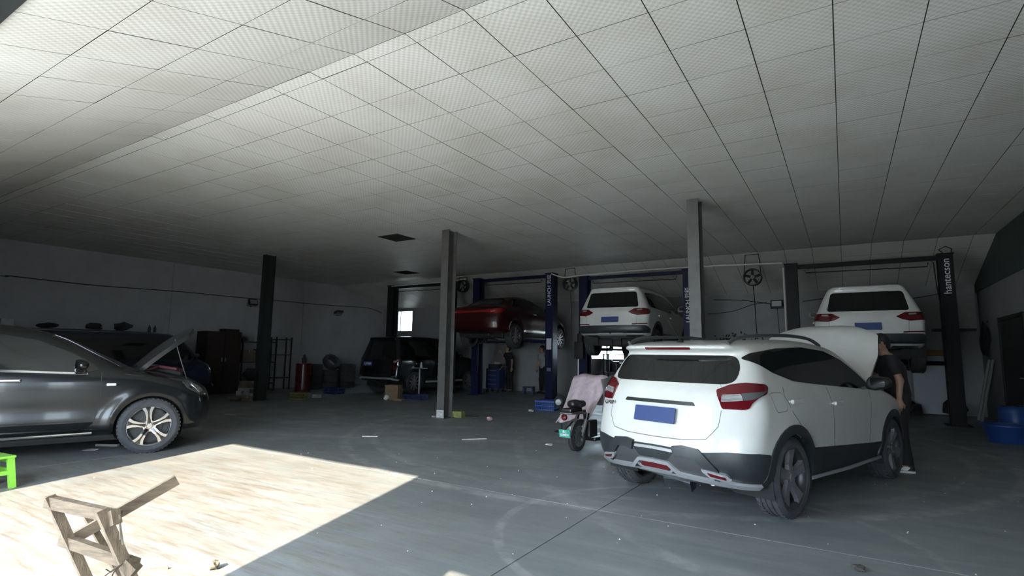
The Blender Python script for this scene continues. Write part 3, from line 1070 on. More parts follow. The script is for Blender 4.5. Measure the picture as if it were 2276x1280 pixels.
# ---------------------------------------------------------------- white crossover in the right foreground
S = dict(
    profile=[(-.50, .27), (-.66, .31), (-.75, .38), (-.795, .50), (-.80, .60), (-.785, .70), (-.76, .80), (-.735, .90), (-.71, 1.0), (-.685, 1.08), (-.63, 1.16), (-.55, 1.28), (-.475, 1.39), (-.46, 1.43), (-.56, 1.455), (-.575, 1.485), (-.42, 1.515), (-.1, 1.545), (.4, 1.568), (.9, 1.568), (1.3, 1.54), (1.62, 1.485), (1.97, 1.30), (2.27, 1.14), (2.42, 1.08), (2.7, 1.045), (3.05, .98), (3.32, .89), (3.49, .77), (3.56, .60), (3.56, .45), (3.50, .31), (3.3, .23), (1.5, .22), (0, .23)],
    section=[(.1, .78), (.24, .80), (.33, .855), (.45, .885), (.62, .892), (.80, .903), (.93, .900), (1.02, .880), (1.10, .855), (1.18, .832), (1.30, .785), (1.42, .725), (1.52, .665), (1.60, .60), (1.8, .5)],
    wb=2.646, R=.345, Ra=.385, bow_r=.27, bow_ru=.12, bow_f=.28, belt=1.05, tap_r=.03, tap_ru=.09, tap_f=.10, flare=.016, wrap=(.5, .38), k=.10, blur=1.4,
    dlo=[(-.37, 1.375), (-.28, 1.425), (.18, 1.475), (.76, 1.495), (1.24, 1.465), (1.56, 1.375), (1.83, 1.225), (2.06, 1.075), (1.9, 1.055), (1.15, 1.105), (.55, 1.145), (.20, 1.175), (-.10, 1.25)],
    rear_win=[(-.66, 1.185), (-.60, 1.15), (.60, 1.15), (.66, 1.185), (.66, 1.30), (.60, 1.40), (-.60, 1.40), (-.66, 1.30)],
    windshield=[(1.58, -.56), (2.30, -.70), (2.36, 0), (2.30, .70), (1.58, .56), (1.52, 0)],
    seams=[[(-.03, 1.13), (-.06, 1.05), (.03, .90), (.20, .74), (.30, .62)], [(.88, 1.11), (.90, .9), (.92, .53)], [(1.98, 1.04), (1.95, .9), (1.88, .49)]],
    rear_seams=[[(.60, 1.17), (.66, 1.12), (.585, 1.05)], [(.655, .935), (.62, .80), (.50, .69), (.30, .665), (0, .66)]],
    tail=[(.575, 1.10), (.80, 1.145), (1.02, 1.165), (1.19, 1.155), (1.215, 1.13), (1.16, 1.075), (1.05, 1.045), (.98, 1.0), (.945, .955), (.90, .945), (.665, .945), (.635, 1.0), (.60, 1.05)],
    tail_clear=[[(.665, 1.06), (.90, 1.07), (.91, 1.02), (.655, 1.005)]],
    tail_dark=[[(.905, 1.075), (1.10, 1.09), (1.165, 1.10), (1.09, 1.06), (.99, 1.03), (.915, 1.02)]],
    head=[(.35, .80), (.62, .86), (1.1, .93), (1.25, .95), (1.15, .85), (.75, .76), (.38, .72)], head_in=[(.5, .80), (.9, .87), (.85, .81), (.5, .76)],
    grille=[(-.42, .84), (-.34, .60), (.34, .60), (.42, .84)],
    handles=[(.085, .995), (.985, .945)], mirror=(1.83, 1.065),
    arch=(-22, 205, .075),
    sill=[(.36, .28), (2.24, .28), (2.22, .47), (2.0, .475), (1.2, .52), (.45, .565), (.40, .40)],
    bumper=[(0, .36), (.35, .345), (.8, .33), (1.0, .32), (1.16, .34), (1.20, .45), (1.10, .585), (.98, .60), (.70, .60), (.45, .575), (.30, .585), (0, .59)],
)
HEAD_W = math.radians(19.27)
wcar = thing('car', 'white hatchback with raised hood, black lower cladding and dusty five-spoke wheels, right foreground', 'car', (-1.249, 5.62, 0), PI / 2 - HEAD_W)
c = Car(wcar, S, white_paint, .022)
Aw = mats(white_paint, seam=seam_w, handle=white_paint, mirror=black_plastic)
car_features(c, S, Aw)
# rear details
for pj_ in 'Ww':
    c.panel('bumper_insert', rnd([(0, .47), (.15, .47), (.22, .545), (.38, .54), (.50, .42), (.56, .36), (0, .36)], .02), pj_, M('insert_grey', (.05, .05, .053), .5), off=.012, thick=.012, grid=.05)
    c.panel('bumper_strip', rnd([(0, .575), (.20, .57), (.21, .545), (0, .55)], .01), pj_, silver, off=.014, thick=.012, grid=.05)
    c.panel('bumper_band', strip([(.22, .56), (.30, .575), (.42, .565), (.58, .42), (.62, .37)], .085), pj_, clad_m, off=.03, thick=.03, grid=.05)
    c.panel('bumper_skid_trim', strip([(0, .455), (.155, .45), (.25, .375), (.6, .35), (.9, .338), (1.04, .335)], .03), pj_, silver, off=.036, thick=.02, grid=.05)
    c.panel('bumper_skid_trim', strip([(0, .37), (.14, .365), (.19, .40)], .018), pj_, silver, off=.024, thick=.02, grid=.05)
    rf = c.panel('fog_reflector_frame', rnd([(.46, .455), (.70, .425), (.74, .40), (.72, .375), (.52, .395), (.47, .43)], .01), pj_, silver, off=.04, thick=.02, grid=.05)
    c.panel('fog_reflector', rnd([(.505, .435), (.685, .413), (.70, .392), (.535, .408)], .008), pj_, lamp_red, off=.046, thick=.008, grid=.05, parent=rf)
c.panel('centre_fog_lamp', rnd([(-.125, .455), (.125, .455), (.16, .385), (-.16, .385)], .012), 'B', lamp_red, off=.018, thick=.012, grid=.05)
c.panel('high_brake_light', rnd([(-.25, 1.456), (.25, 1.456), (.25, 1.473), (-.25, 1.473)], .005), 'B', lamp_red, off=.006, thick=.01, grid=.05)
c.panel('tailgate_garnish', rnd([(-.38, .955), (.38, .955), (.36, .985), (-.36, .985)], .008), 'B', black_plastic, off=.014, thick=.012, grid=.06)
plate(c, 0, .85, .44, .14, blue_plate, plate_text_m)
p, n = c.point((.56, .915), 'B')
b_ = text_obj('model_badge', 'QASHQAI', .052, chrome, wcar, axes(p + n * .006, (0, -1, .0), Vector((0, 0, 1)) - n * n.z, n), .003, bold=.001)
# fuel flap: a rounded square outline
for pts in (rnd([(-.30, 1.09), (-.07, 1.085), (-.06, .925), (-.27, .915)], .05),):
    gp_ = c.panel('fuel_flap', pts, 'R', M('flap_gap', (.10, .10, .10), .8), off=.0012, thick=.004, grid=.05); qx = sum(p[0] for p in pts) / len(pts); qz = sum(p[1] for p in pts) / len(pts)
    c.panel('flap_cover', [(qx + (p[0] - qx) * .945, qz + (p[1] - qz) * .945) for p in pts], 'R', white_paint, off=.0028, thick=.003, grid=.05, parent=gp_)
# silver sill strip, roof rails, aerial
for sg in (-1, 1):
    m = MB().tube([(.38, sg * .88, .298), (1.2, sg * .895, .292), (2.18, sg * .885, .298)], .017, 8)
    m.build('sill_strip', silver, wcar)
    pts = []
    for x, dz in ((-.42, .0), (-.30, .035), (-.05, .05), (.5, .052), (1.0, .048), (1.25, .03), (1.42, -.004)):
        q, nn = c.point((x, sg * (.60 - max(0, -x) * .12)), 'T')
        pts.append(q + Vector((0, 0, dz + .008)))
    MB().tube(catmull(pts, 5), .018, 8).build('roof_rail', M('satin_dark_rail', (.12, .125, .13), .35, .5), wcar)
q, nn = c.point((-.33, 0), 'T')
m = MB().lathe([(.001, .03), (.014, .028), (.03, .01), (.036, 0)], 12, Matrix.Translation(q)).tube([q + Vector((0, 0, .02)), q + Vector((-.16, .02, .21))], [.006, .003], 6)
m.build('roof_aerial', black_plastic, wcar)
# raised hood, engine bay
HP = [(2.38, -.72), (2.9, -.76), (3.30, -.68), (3.50, -.32), (3.54, 0), (3.50, .32), (3.30, .68), (2.9, .76), (2.38, .72), (2.42, 0)]
hood = c.panel('hood', rnd(HP, .08), 'T', white_paint, off=.0, thick=.035, grid=.09)
hinge = Matrix.Translation((2.42, 0, 1.08))
def raise_hood(o, hinge, deg):
    Mx = hinge @ Matrix.Rotation(-math.radians(deg), 4, 'Y') @ hinge.inverted()
    o.data.transform(Mx)
raise_hood(hood, hinge, 60)
eb = c.panel('engine_bay', rnd([(x, y * .93) for x, y in HP], .06), 'T', under_m, off=.004, thick=.01, grid=.14)
MB().box((2.60, -.25, .93), (3.05, .30, 1.06), bev=.03).build('engine_cover', black_plastic, eb)
MB().tube([(3.25, -.5, .85), (2.95, -.52, 1.12), (2.72, -.56, 1.42)], .006, 6).build('hood_prop', steel_m, wcar)
st = dict(n=5, outline=[(.12, .032), (.45, .032), (.80, .046), (.96, .062)], mat=rim_dark, hub=rim_dark)
four_wheels(wcar, S, .225, .252, st, tyre_dusty, M('shadow_alloy', (.035, .034, .036), .4, .3), brake_m, .785)  # rim barrel made darker than the spokes so the gaps read dark
c.scale(.983)

# ---------------------------------------------------------------- black crossover on the left, hood up
S = dict(
    profile=[(-.55, .28), (-.80, .34), (-.88, .50), (-.88, .66), (-.84, .85), (-.80, 1.02), (-.70, 1.15), (-.55, 1.38), (-.48, 1.50), (-.60, 1.55), (-.40, 1.60), (.1, 1.635), (.6, 1.65), (1.05, 1.63), (1.36, 1.585), (1.68, 1.475), (1.98, 1.32), (2.30, 1.155), (2.42, 1.10), (2.75, 1.045), (3.05, .965), (3.28, .85), (3.38, .72), (3.41, .55), (3.41, .42), (3.36, .32), (3.2, .26), (1.3, .25), (0, .25)],
    section=[(.1, .78), (.25, .80), (.34, .87), (.46, .885), (.60, .88), (.75, .89), (.92, .895), (1.02, .88), (1.10, .855), (1.25, .80), (1.42, .72), (1.55, .65), (1.64, .58), (1.85, .5)],
    wb=2.62, R=.352, Ra=.395, bow_r=.16, bow_f=.30, belt=1.05, tap_r=.03, tap_ru=.06, tap_f=.09, flare=.02, wrap=(.5, .38), k=.10,
    dlo=[(-.45, 1.22), (-.35, 1.44), (.2, 1.515), (.7, 1.53), (1.08, 1.505), (1.40, 1.445), (1.70, 1.315), (1.96, 1.165), (2.04, 1.085), (1.9, 1.055), (1.1, 1.095), (.2, 1.13)],
    dlo_trim=[(-.45, 1.20), (.2, 1.115), (1.1, 1.08), (1.92, 1.038)],
    pillars=[[(.78, 1.09), (.83, 1.09), (.80, 1.52), (.75, 1.52)]],
    rear_win=[(-.58, 1.16), (.58, 1.16), (.52, 1.46), (-.52, 1.46)],
    windshield=[(1.50, -.56), (2.30, -.68), (2.38, 0), (2.30, .68), (1.50, .56), (1.44, 0)],
    seams=[[(2.06, 1.06), (2.07, .74), (2.03, .46)], [(.80, 1.08), (.81, .8), (.82, .46)], [(-.1, 1.14), (0, .95), (.25, .7), (.38, .46)], [(.4, .455), (1.2, .462), (2.03, .455)], [(.95, .30), (2.05, .60)][:0] or [(2.35, 1.07), (2.30, 1.03), (2.5, 1.0)]],
    tail=[(.55, .95), (.75, 1.15), (1.1, 1.2), (1.1, .95)],
    head=[(.52, .74), (.75, .86), (1.05, .93), (1.18, .93), (1.10, .82), (.85, .72)], head_in=[(.66, .78), (.95, .89), (1.05, .88), (.88, .76)],
    grille=[(-.45, .82), (-.40, .62), (.40, .62), (.45, .82)],
    handles=[(1.2, .965), (.05, .99)], mirror=(1.86, 1.075),
    sill=[(.42, .27), (2.02, .27), (2.02, .44), (.44, .44)],
)
bcar = thing('car', 'black car with raised hood and chrome five-spoke wheel, left foreground beside the sunlit floor', 'car', (-9.592, 1.481, 0), PI / 2 - math.radians(20))
c = Car(bcar, S, black_paint, .024)
Ab = mats(black_paint, glass=glass_grey, clad=black_paint, handle=chrome)
car_features(c, S, Ab)
for sg in (-1, 1):
    MB().tube([(.40, sg * .885, .30), (1.2, sg * .90, .297), (2.02, sg * .89, .305)], .016, 8).build('sill_strip', chrome, bcar)
    for wx in (0, S['wb']):
        p_ = 'R' if sg < 0 else 'L'
        c.panel('wheel_arch_lip', ring_arc(wx, S['R'], S['Ra'] - .003, S['Ra'] + .035, -15, 195, 24), p_, black_paint, off=.012, thick=.04, grid=.09)
    p, n = c.point((2.17, .90), 'R' if sg < 0 else 'L')
    o = MB().box((-.05, -.008, -.016), (.05, .008, .016), bev=.008).build('side_indicator', M('indicator_clear', (.7, .7, .68), .2), bcar)
    o.location = p + n * .006
HP = [(2.42, -.70), (2.85, -.72), (3.12, -.62), (3.26, -.30), (3.30, 0), (3.26, .30), (3.12, .62), (2.85, .72), (2.42, .70), (2.46, 0)]
hood = c.panel('hood', rnd(HP, .08), 'T', M('dusty_black_paint', (0.030, 0.031, 0.032), .38, coat=.2, var=.3, vscale=4), off=.0, thick=.055, grid=.08)  # hood lighter than the body: light on its top put into the colour
raise_hood(hood, Matrix.Translation((2.43, 0, 1.12)), 57)
eb = c.panel('engine_bay', rnd([(x, y * .93) for x, y in HP], .06), 'T', under_m, off=.004, thick=.01, grid=.14)
MB().box((2.60, -.30, .95), (3.02, .35, 1.09), bev=.03).build('engine_cover', black_plastic, eb)
MB().tube([(2.55, -.55, 1.06), (2.7, -.45, 1.12), (2.9, -.5, 1.08), (3.0, -.35, 1.05)], .022, 8).build('coolant_hose', M('dark_red_hose', (.09, .02, .03), .4), eb)
MB().tube([(3.05, -.5, .93), (2.95, -.56, 1.2), (2.85, -.60, 1.50)], .006, 6).build('hood_prop', steel_m, bcar)
st = dict(n=5, outline=[(.12, .028), (.50, .020), (.75, .026), (.97, .05)], offs=(-.021, .021), mat=chrome, hub=chrome)
four_wheels(bcar, S, .235, .250, st, tyre_dusty, M('polished_rim', (.55, .56, .58), .2, 1.0), brake_m, .80)

# ---------------------------------------------------------------- boxy black SUV at the back left
def suv_spec(H=1.80, W=.96, L=4.75, wb=2.85, tail_round=.14):
    k = H / 1.80
    pr = [(-.45, .38), (-.78, .42), (-.90, .52), (-.90, .70), (-.87, .90), (-.85, 1.10), (-.82, 1.17), (-.72, 1.45), (-.66, 1.68), (-.72, 1.74), (-.5, 1.775), (.2, 1.80), (1.0, 1.79), (1.55, 1.74), (1.95, 1.55), (2.35, 1.28), (2.50, 1.20), (3.0, 1.14), (3.45, 1.04), (3.70, .90), (3.78, .70), (3.78, .50), (3.68, .38), (1.4, .33), (0, .33)]
    return dict(profile=[(x, z * k if z > .6 else z) for x, z in pr],
        section=[(.1, W - .12), (.35, W - .05), (.55, W - .015), (.8, W - .005), (1.02 * k, W), (1.15 * k, W - .03), (1.30 * k, W - .08), (1.5 * k, W - .15), (1.70 * k, W - .24), (1.8 * k, W - .30), (2.1 * k, W - .4)],
        wb=wb, R=.375, Ra=.42, bow_r=tail_round, bow_f=.22, belt=1.1 * k, tap_r=.03, tap_ru=.05, tap_f=.07, wrap=(.55, .36), k=.09,
        dlo=[(-.45, 1.22 * k), (-.38, 1.60 * k), (.3, 1.66 * k), (1.2, 1.64 * k), (1.6, 1.56 * k), (1.98, 1.36 * k), (2.2, 1.20 * k), (1.0, 1.17 * k)],
        rear_win=[(-.68, 1.20 * k), (.68, 1.20 * k), (.60, 1.62 * k), (-.60, 1.62 * k)],
        windshield=[(1.62, -.60), (2.42, -.74), (2.5, 0), (2.42, .74), (1.62, .60), (1.58, 0)],
        seams=[[(2.2, 1.15 * k), (2.22, .85), (2.18, .48)], [(1.0, 1.15 * k), (1.0, .8), (1.0, .46)], [(-.1, 1.15 * k), (.05, .95), (.40, .65), (.45, .46)]],
        rear_seams=[[(.66, 1.2 * k), (.70, .95), (.66, .68), (.4, .64), (0, .63)]],
        tail=[(.66, 1.13), (1.0, 1.16), (1.06, 1.12), (1.0, .98), (.86, .80), (.80, .70), (.72, .74), (.76, .92)],
        head=[(.50, .86), (.75, .94), (1.1, 1.0), (1.1, .90), (.8, .80)], head_in=[(.6, .87), (.95, .95), (.85, .86)],
        grille=[(-.5, .98), (-.48, .60), (.48, .60), (.5, .98)],
        handles=[(.12, 1.0), (1.15, 1.0)], mirror=(2.05, 1.18), arch=(-18, 200, .06),
        sill=[(.45, .36), (2.40, .36), (2.38, .50), (.48, .50)])
S = suv_spec(1.90)
S['tail_clear'] = [[(.80, 1.10), (.92, 1.10), (.88, 1.03), (.79, 1.04)]]
scar = thing('car', 'boxy black utility car with a blue number plate, standing left of the middle column', 'car', (-13.02, 13.55, 0), PI / 2 - math.radians(3))
c = Car(scar, S, black_paint, .034)
car_features(c, S, mats(black_paint, handle=chrome, clad=black_plastic, lamp_red=M('smoked_red_lamp', (.03, .004, .005), .12, coat=.8)))
plate(c, .38, .98, .44, .14, blue_plate, plate_text_m, 'L·J4Y800')
p, n = c.point((0, 1.20), 'B')
m = MB()
for i in range(6):
    q, n = c.point((.62 - i * .2, 1.205), 'B')
    m.box((-.006, -.03, -.012), (.0, .03, .012), Matrix.Translation(q + n * .004))
m.build('tailgate_letters', chrome, scar, kind='stuff')
c.panel('bumper_skid_trim', rnd([(0, .56), (.7, .56), (1.0, .50), (.95, .46), (.7, .50), (0, .50)], .02), 'W', silver, off=.012, thick=.012)
c.panel('bumper_skid_trim', rnd([(0, .56), (.7, .56), (1.0, .50), (.95, .46), (.7, .50), (0, .50)], .02), 'w', silver, off=.012, thick=.012)
for sg in (-1, 1):
    MB().tube([(.5, sg * .97, .40), (2.35, sg * .97, .40)], .035, 8).build('side_step', silver, scar)
    c.panel('bumper_exhaust_trim', rnd([(.74, .60), (.86, .63), (.88, .58), (.76, .55)], .01), 'W' if sg < 0 else 'w', chrome, off=.02, thick=.02, grid=.05)
st10 = dict(n=10, outline=[(.15, .016), (.6, .018), (.97, .030)], mat=rim_dark, hub=rim_dark)
four_wheels(scar, S, .245, .25, st10, tyre_m, rim_black, brake_m, .82)

# ---------------------------------------------------------------- dark red saloon on the blue lift
S = dict(
    profile=[(-.55, .30), (-.95, .36), (-1.02, .52), (-1.02, .70), (-.99, .86), (-.96, .98), (-.92, 1.05), (-.70, 1.085), (-.50, 1.11), (-.05, 1.31), (.30, 1.42), (.75, 1.465), (1.2, 1.455), (1.62, 1.36), (2.05, 1.17), (2.35, 1.02), (2.9, .94), (3.35, .82), (3.66, .66), (3.72, .50), (3.70, .35), (3.5, .26), (1.4, .22), (0, .24)],
    section=[(.1, .78), (.25, .83), (.40, .90), (.60, .905), (.80, .92), (.92, .905), (1.0, .87), (1.1, .82), (1.25, .73), (1.38, .64), (1.46, .56), (1.7, .45)],
    wb=2.87, R=.345, Ra=.39, droop=.10, bow_r=.22, bow_f=.34, belt=.98, tap_r=.05, tap_ru=.05, tap_f=.10, flare=.02, wrap=(.5, .42), k=.10,
    dlo=[(-.25, 1.12), (.05, 1.30), (.45, 1.385), (.9, 1.40), (1.3, 1.345), (1.65, 1.22), (1.95, 1.06), (1.9, 1.02), (.8, 1.055)],
    rear_win=[(-.52, 1.14), (.52, 1.14), (.44, 1.37), (-.44, 1.37)],
    windshield=[(1.42, -.54), (2.15, -.68), (2.25, 0), (2.15, .68), (1.42, .54), (1.36, 0)],
    seams=[[(2.0, 1.02), (2.05, .74), (1.98, .34)], [(.85, 1.05), (.86, .7), (.84, .34)], [(-.02, 1.08), (.1, .9), (.38, .65), (.42, .34)]],
    rear_seams=[[(.62, 1.0), (.66, .9), (.62, .70), (.3, .66), (0, .66)]],
    tail=[(.0, .92), (.55, .96), (.9, .99), (1.12, .98), (1.15, .94), (1.0, .88), (.7, .84), (.5, .87), (0, .88)],
    tail_clear=[[(.62, .905), (.80, .925), (.80, .90), (.64, .885)]],
    head=[(.55, .62), (.9, .76), (1.2, .80), (1.05, .68), (.6, .56)], head_in=[(.7, .66), (.95, .74), (.85, .66)],
    grille=[(-.5, .62), (-.45, .38), (.45, .38), (.5, .62)],
    handles=[(.22, .95), (1.05, .93)], mirror=(1.78, 1.04),
    sill=[(.42, .25), (2.40, .25), (2.40, .33), (.42, .33)])
rcar = thing('car', 'dark red saloon raised on the blue lift, its tail light beside the grey column', 'car', (-9.08, 13.46, 1.66), PI / 2)
c = Car(rcar, S, red_paint, .032)
car_features(c, S, mats(red_paint, lamp_red=M('bright_red_lamp', (.24, .008, .012), .15, coat=.6), lamp_clear=M('pink_lens', (.5, .2, .2), .15), handle=red_paint, clad=black_plastic))
st10r = dict(n=10, outline=[(.15, .014), (.6, .016), (.97, .026)], mat=rim_dark, hub=rim_dark)
four_wheels(rcar, S, .235, .245, st10r, tyre_m, rim_black, brake_m, .80)

# ---------------------------------------------------------------- two white crossovers on the right-hand lifts
S = suv_spec(1.66, W=.93, wb=2.70, tail_round=.18)
S.update(R=.35, Ra=.39, droop=.09, bow_r=.18)
S['tail'] = [(.45, .985), (.60, 1.06), (.90, 1.07), (1.15, 1.05), (1.12, 1.0), (.98, .92), (.72, .90), (.55, .93)]
S['tail_clear'] = [[(.70, 1.04), (.86, 1.05), (.86, 1.02), (.70, 1.01)]]
S['bumper'] = [(0, .40), (.8, .38), (1.10, .40), (1.12, .56), (.90, .66), (.6, .66), (0, .66)]
S['handles'] = [(.12, .93), (1.15, .93)]
lcar = thing('car', 'white crossover with dark rear window, raised on the navy lift between the blue posts', 'car', (-4.86, 13.30, 1.44), PI / 2)
c = Car(lcar, S, white_paint, .034)
Al = mats(white_paint, seam=seam_w, handle=white_paint)
car_features(c, S, Al)
c.panel('roof_panel', rnd([(-.55, -.55), (1.45, -.52), (1.45, .52), (-.55, .55)], .1), 'T', black_plastic, off=.004, thick=.008, grid=.16)
for pj_ in 'Ww':
    c.panel('bumper_reflector', rnd([(.55, .70), (.95, .71), (.95, .685), (.55, .675)], .008), pj_, lamp_red, off=.010, thick=.012, grid=.06)
plate(c, 0, .80, .44, .14, blue_plate, plate_text_m)
four_wheels(lcar, S, .235, .235, st10r, tyre_m, rim_black, brake_m, .80)
dcar = dup_tree(lcar, (.42, 13.35, 1.20), PI / 2)
tag(dcar, 'white crossover raised on the black lift at the far right, above the raised white hood', 'car')
tag(lcar, 'white crossover with a black roof raised on the blue lift left of the rear column', 'car')

# ---------------------------------------------------------------- navy van parked along the left wall
S = suv_spec(1.78, W=.86, wb=2.75)
S.update(R=.32, Ra=.36, bow_r=.08, blur=1.4,
    profile=[(-.45, .33), (-.80, .36), (-.86, .5), (-.87, .9), (-.86, 1.15), (-.83, 1.5), (-.78, 1.70), (-.66, 1.76), (.3, 1.79), (1.4, 1.79), (2.3, 1.76), (2.7, 1.68), (3.0, 1.45), (3.3, 1.12), (3.55, .98), (3.68, .8), (3.70, .5), (3.6, .34), (1.4, .28), (0, .28)],
    section=[(.1, .76), (.35, .82), (.6, .85), (.9, .86), (1.1, .85), (1.3, .82), (1.55, .77), (1.72, .72), (1.9, .6)],
    dlo=[(-.6, 1.10), (-.55, 1.55), (1.0, 1.60), (2.3, 1.58), (2.65, 1.50), (3.0, 1.15), (2.9, 1.08)],
    windshield=[(2.74, -.60), (3.22, -.66), (3.26, 0), (3.22, .66), (2.74, .60), (2.72, 0)], mirror=(2.95, 1.12), handles=[(.9, .95), (2.05, .95)],
    seams=[[(3.0, 1.08), (2.4, .75), (2.35, .46)], [(1.9, 1.6), (1.9, 1.0), (1.9, .46)], [(.7, 1.6), (.7, 1.0), (.7, .46)]])
ncar = thing('car', 'dark navy van parked along the left wall behind the black car with the raised hood', 'car', (-15.55, 4.75, 0), PI / 2)
c = Car(ncar, S, navy_paint, .04)
car_features(c, S, mats(navy_paint, clad=navy_paint, handle=chrome))
for sg in (-1, 1):
    MB().tube([(-.5, sg * .70, 1.745), (2.4, sg * .68, 1.74)], .012, 6).build('roof_gutter', M('pale_gutter', (.18, .19, .22), .3), ncar)  # highlight line along the roof edge, put in as a pale tube
four_wheels(ncar, S, .20, .205, st10r, tyre_m, rim_dark, brake_m, .74)
# ================================================================ TWO-POST LIFTS
navy = M('navy_lift_paint', (0.008, 0.011, 0.036), .5, var=.3, vscale=5, spec=.2)
lift_black = M('black_lift_paint', (0.007, 0.007, 0.009), .5, var=.3, vscale=5, spec=.2)
lift_green = M('dark_lift_paint', (0.016, 0.022, 0.022), .5, var=.3, vscale=5, spec=.2)
white_print = M('white_print', (0.62, 0.62, 0.64), .5)
white_pvc = M('white_conduit', (0.62, 0.60, 0.58), .45)
rubber = M('black_rubber', (0.014, 0.014, 0.014), .7)
def lift(x0, x1, y, H, zpad, mat, label, name_text=None, side=1, cx=None, px=.62, py=.75, tz=None, tsize=.15):
    cx = (x0 + x1) / 2 if cx is None else cx
    t = thing('two_post_lift', label, 'car lift', ((x0 + x1) / 2, y, 0))
    ox = (x0 + x1) / 2
    for x, sg in ((x0 - ox, 1), (x1 - ox, -1)):
        m = MB()
        m.box((x - .13, -.16, .015), (x + .13, -.148, H)).box((x - .13, .148, .015), (x + .13, .16, H))
        xb = x - sg * .13
        m.box((min(xb, xb + sg * .012), -.148, .015), (max(xb, xb + sg * .012), .148, H))
        for q in (-1, 1):
            xl = x + sg * .118
            m.box((min(xl, xl + sg * .012), q * .12 - .028, .015), (max(xl, xl + sg * .012), q * .12 + .028, H))
        post = m.build('post', mat, t)
        bp = MB().box((x - .22, -.25, 0), (x + .22, .25, .015))
        bp.build('base_plate', mat, post)
        MB().box((x - .15, -.18, H), (x + .15, .18, H + .03), bev=.008).build('post_cap', mat, post)
        cr = MB().box((x - .10, -.115, zpad - .15), (x + .115 * 1, .115, zpad + .55))
        cr.build('carriage', mat, t)
        for q in (-1, 1):
            e = Vector((cx - ox + (-px if sg > 0 else px), q * py, zpad - .07))
            s_ = Vector((x + sg * .14, q * .09, zpad - .07))
            mid = s_.lerp(e, .55)
            a = MB().beam(s_, mid, .11, .09).beam(mid, e, .08, .06).lathe([(.001, -.04), (.06, -.04), (.06, .055), (.045, .07), (.001, .07)], 12, Matrix.Translation(e))
            a.build('lift_arm', mat, t)
    MB().box((x0 - ox, -.05, H - .10), (x1 - ox, .05, H + .0), bev=.01).build('overhead_beam', mat, t)
    MB().tube([(x0 - ox + .3, -.09, H - .14), (x0 - ox + .32, -.1, H - .22), (x1 - ox - .32, -.1, H - .24), (x1 - ox - .3, -.09, H - .15)], .012, 6).build('safety_bar', rubber, t)
    if name_text:
        text_obj('lift_lettering', name_text, tsize, white_print, t, axes(((x1 if side > 0 else x0) - ox + .0, -.163, tz or H - .45), (0, 0, 1), (-1, 0, 0), (0, -1, 0)), .001, bold=.002)
    return t
MY = 14.85
LA = lift(-14.55, -11.72, MY, 3.86, .62, lift_green, 'dark lift standing behind the black utility car at the far left', cx=-13.1, px=.75, py=.5)
LB = lift(-10.55, -7.74, MY, 3.88, 1.83, navy, 'navy blue two-post lift holding up the dark red saloon', 'LAUNCH 元征', 1, cx=-9.08, tz=3.37, tsize=.155)
LC = lift(-6.60, -3.52, MY, 3.72, 1.61, navy, 'navy blue lift holding the white crossover, just left of the rear grey column', 'LAUNCH 元征', 1, cx=-4.86, tz=2.75, tsize=.15)
LD = lift(-1.02, 1.98, MY, 3.66, 1.37, lift_black, 'black lift with white lettering holding the white crossover at the far right', 'hantecson', 1, cx=.42, tz=3.18, tsize=.19)
o = MB().box((-.085, -.168, 1.52), (.085, -.162, 1.86)).build('warning_plate', white_print, LB); o.location = (1.405, 0, 0)
o = MB().box((-.07, -.168, .86), (.07, -.162, .96)).build('rating_plate', M('grey_plate', (.14, .15, .16), .5), LB); o.location = (1.405, 0, 0)
o = MB().box((-.17, -.34, 1.25), (.12, -.17, 1.75), bev=.03).lathe([(.001, 1.75), (.09, 1.75), (.09, 1.98), (.07, 2.0), (.001, 2.0)], 14, Matrix.Translation((0, -.26, 0))).build('power_unit', rubber, LC); o.location = (-1.58, 0, 0)
MB().tube([(1.5, -.1, 3.66), (1.4, -.1, 3.78), (1.52, -.1, 3.84), (1.62, -.12, 3.78), (1.6, -.14, 3.6)], .012, 6).build('hydraulic_hose', rubber, LD)
MB().tube([(1.28, -.2, 3.5), (1.30, -.22, 3.0), (1.36, -.22, 2.4), (1.40, -.2, 1.8)], .012, 6).build('hydraulic_hose', rubber, LD)
MB().tube([(-1.66, -.19, 1.65), (-1.66, -.19, 3.58)], .022, 8).build('white_conduit_pipe', white_pvc, LD)

# conduits and cables along the lifts
def cable(name, pts, r, mat, label, cat='cable'):
    return tag(MB().tube(catmull(pts, 5), r, 6).build(name, mat), label, cat)
cable('conduit', [(-7.62, 14.6, 3.86), (-7.2, 14.6, 3.72), (-6.6, 14.6, 3.74), (-5.0, 14.62, 3.77), (-3.52, 14.64, 3.77), (-2.3, 14.64, 3.74), (-1.2, 14.64, 3.70)], .022, white_pvc, 'white conduit running along the tops of the lifts to the right', 'conduit')
cable('conduit', [(-10.9, 14.6, 3.90), (-11.8, 14.6, 3.86), (-12.9, 14.6, 3.85), (-14.4, 14.6, 3.83)], .018, white_pvc, 'thin pale conduit above the lifts, left of the grey column', 'conduit')
cable('wall_cable', [(-17.70, 1.5, 3.16), (-17.7, 4.4, 3.10), (-17.68, 4.66, 3.12), (-17.72, 6.5, 3.10), (-17.68, 8.7, 3.16), (-17.72, 10.4, 3.17), (-17.72, 12.6, 3.20), (-17.68, 13.5, 3.2), (-17.72, 15.0, 3.24), (-17.72, 16.6, 3.28), (-17.70, 17.4, 3.12)], .014, rubber, 'long black cable slung along the left white wall')
cable('wall_cable', [(-3.4, 17.50, 3.15), (-2.6, 17.5, 3.10), (-1.9, 17.5, 2.98), (-1.72, 17.48, 2.96)], .012, rubber, 'upper thin cable on the back wall reaching the floodlight')
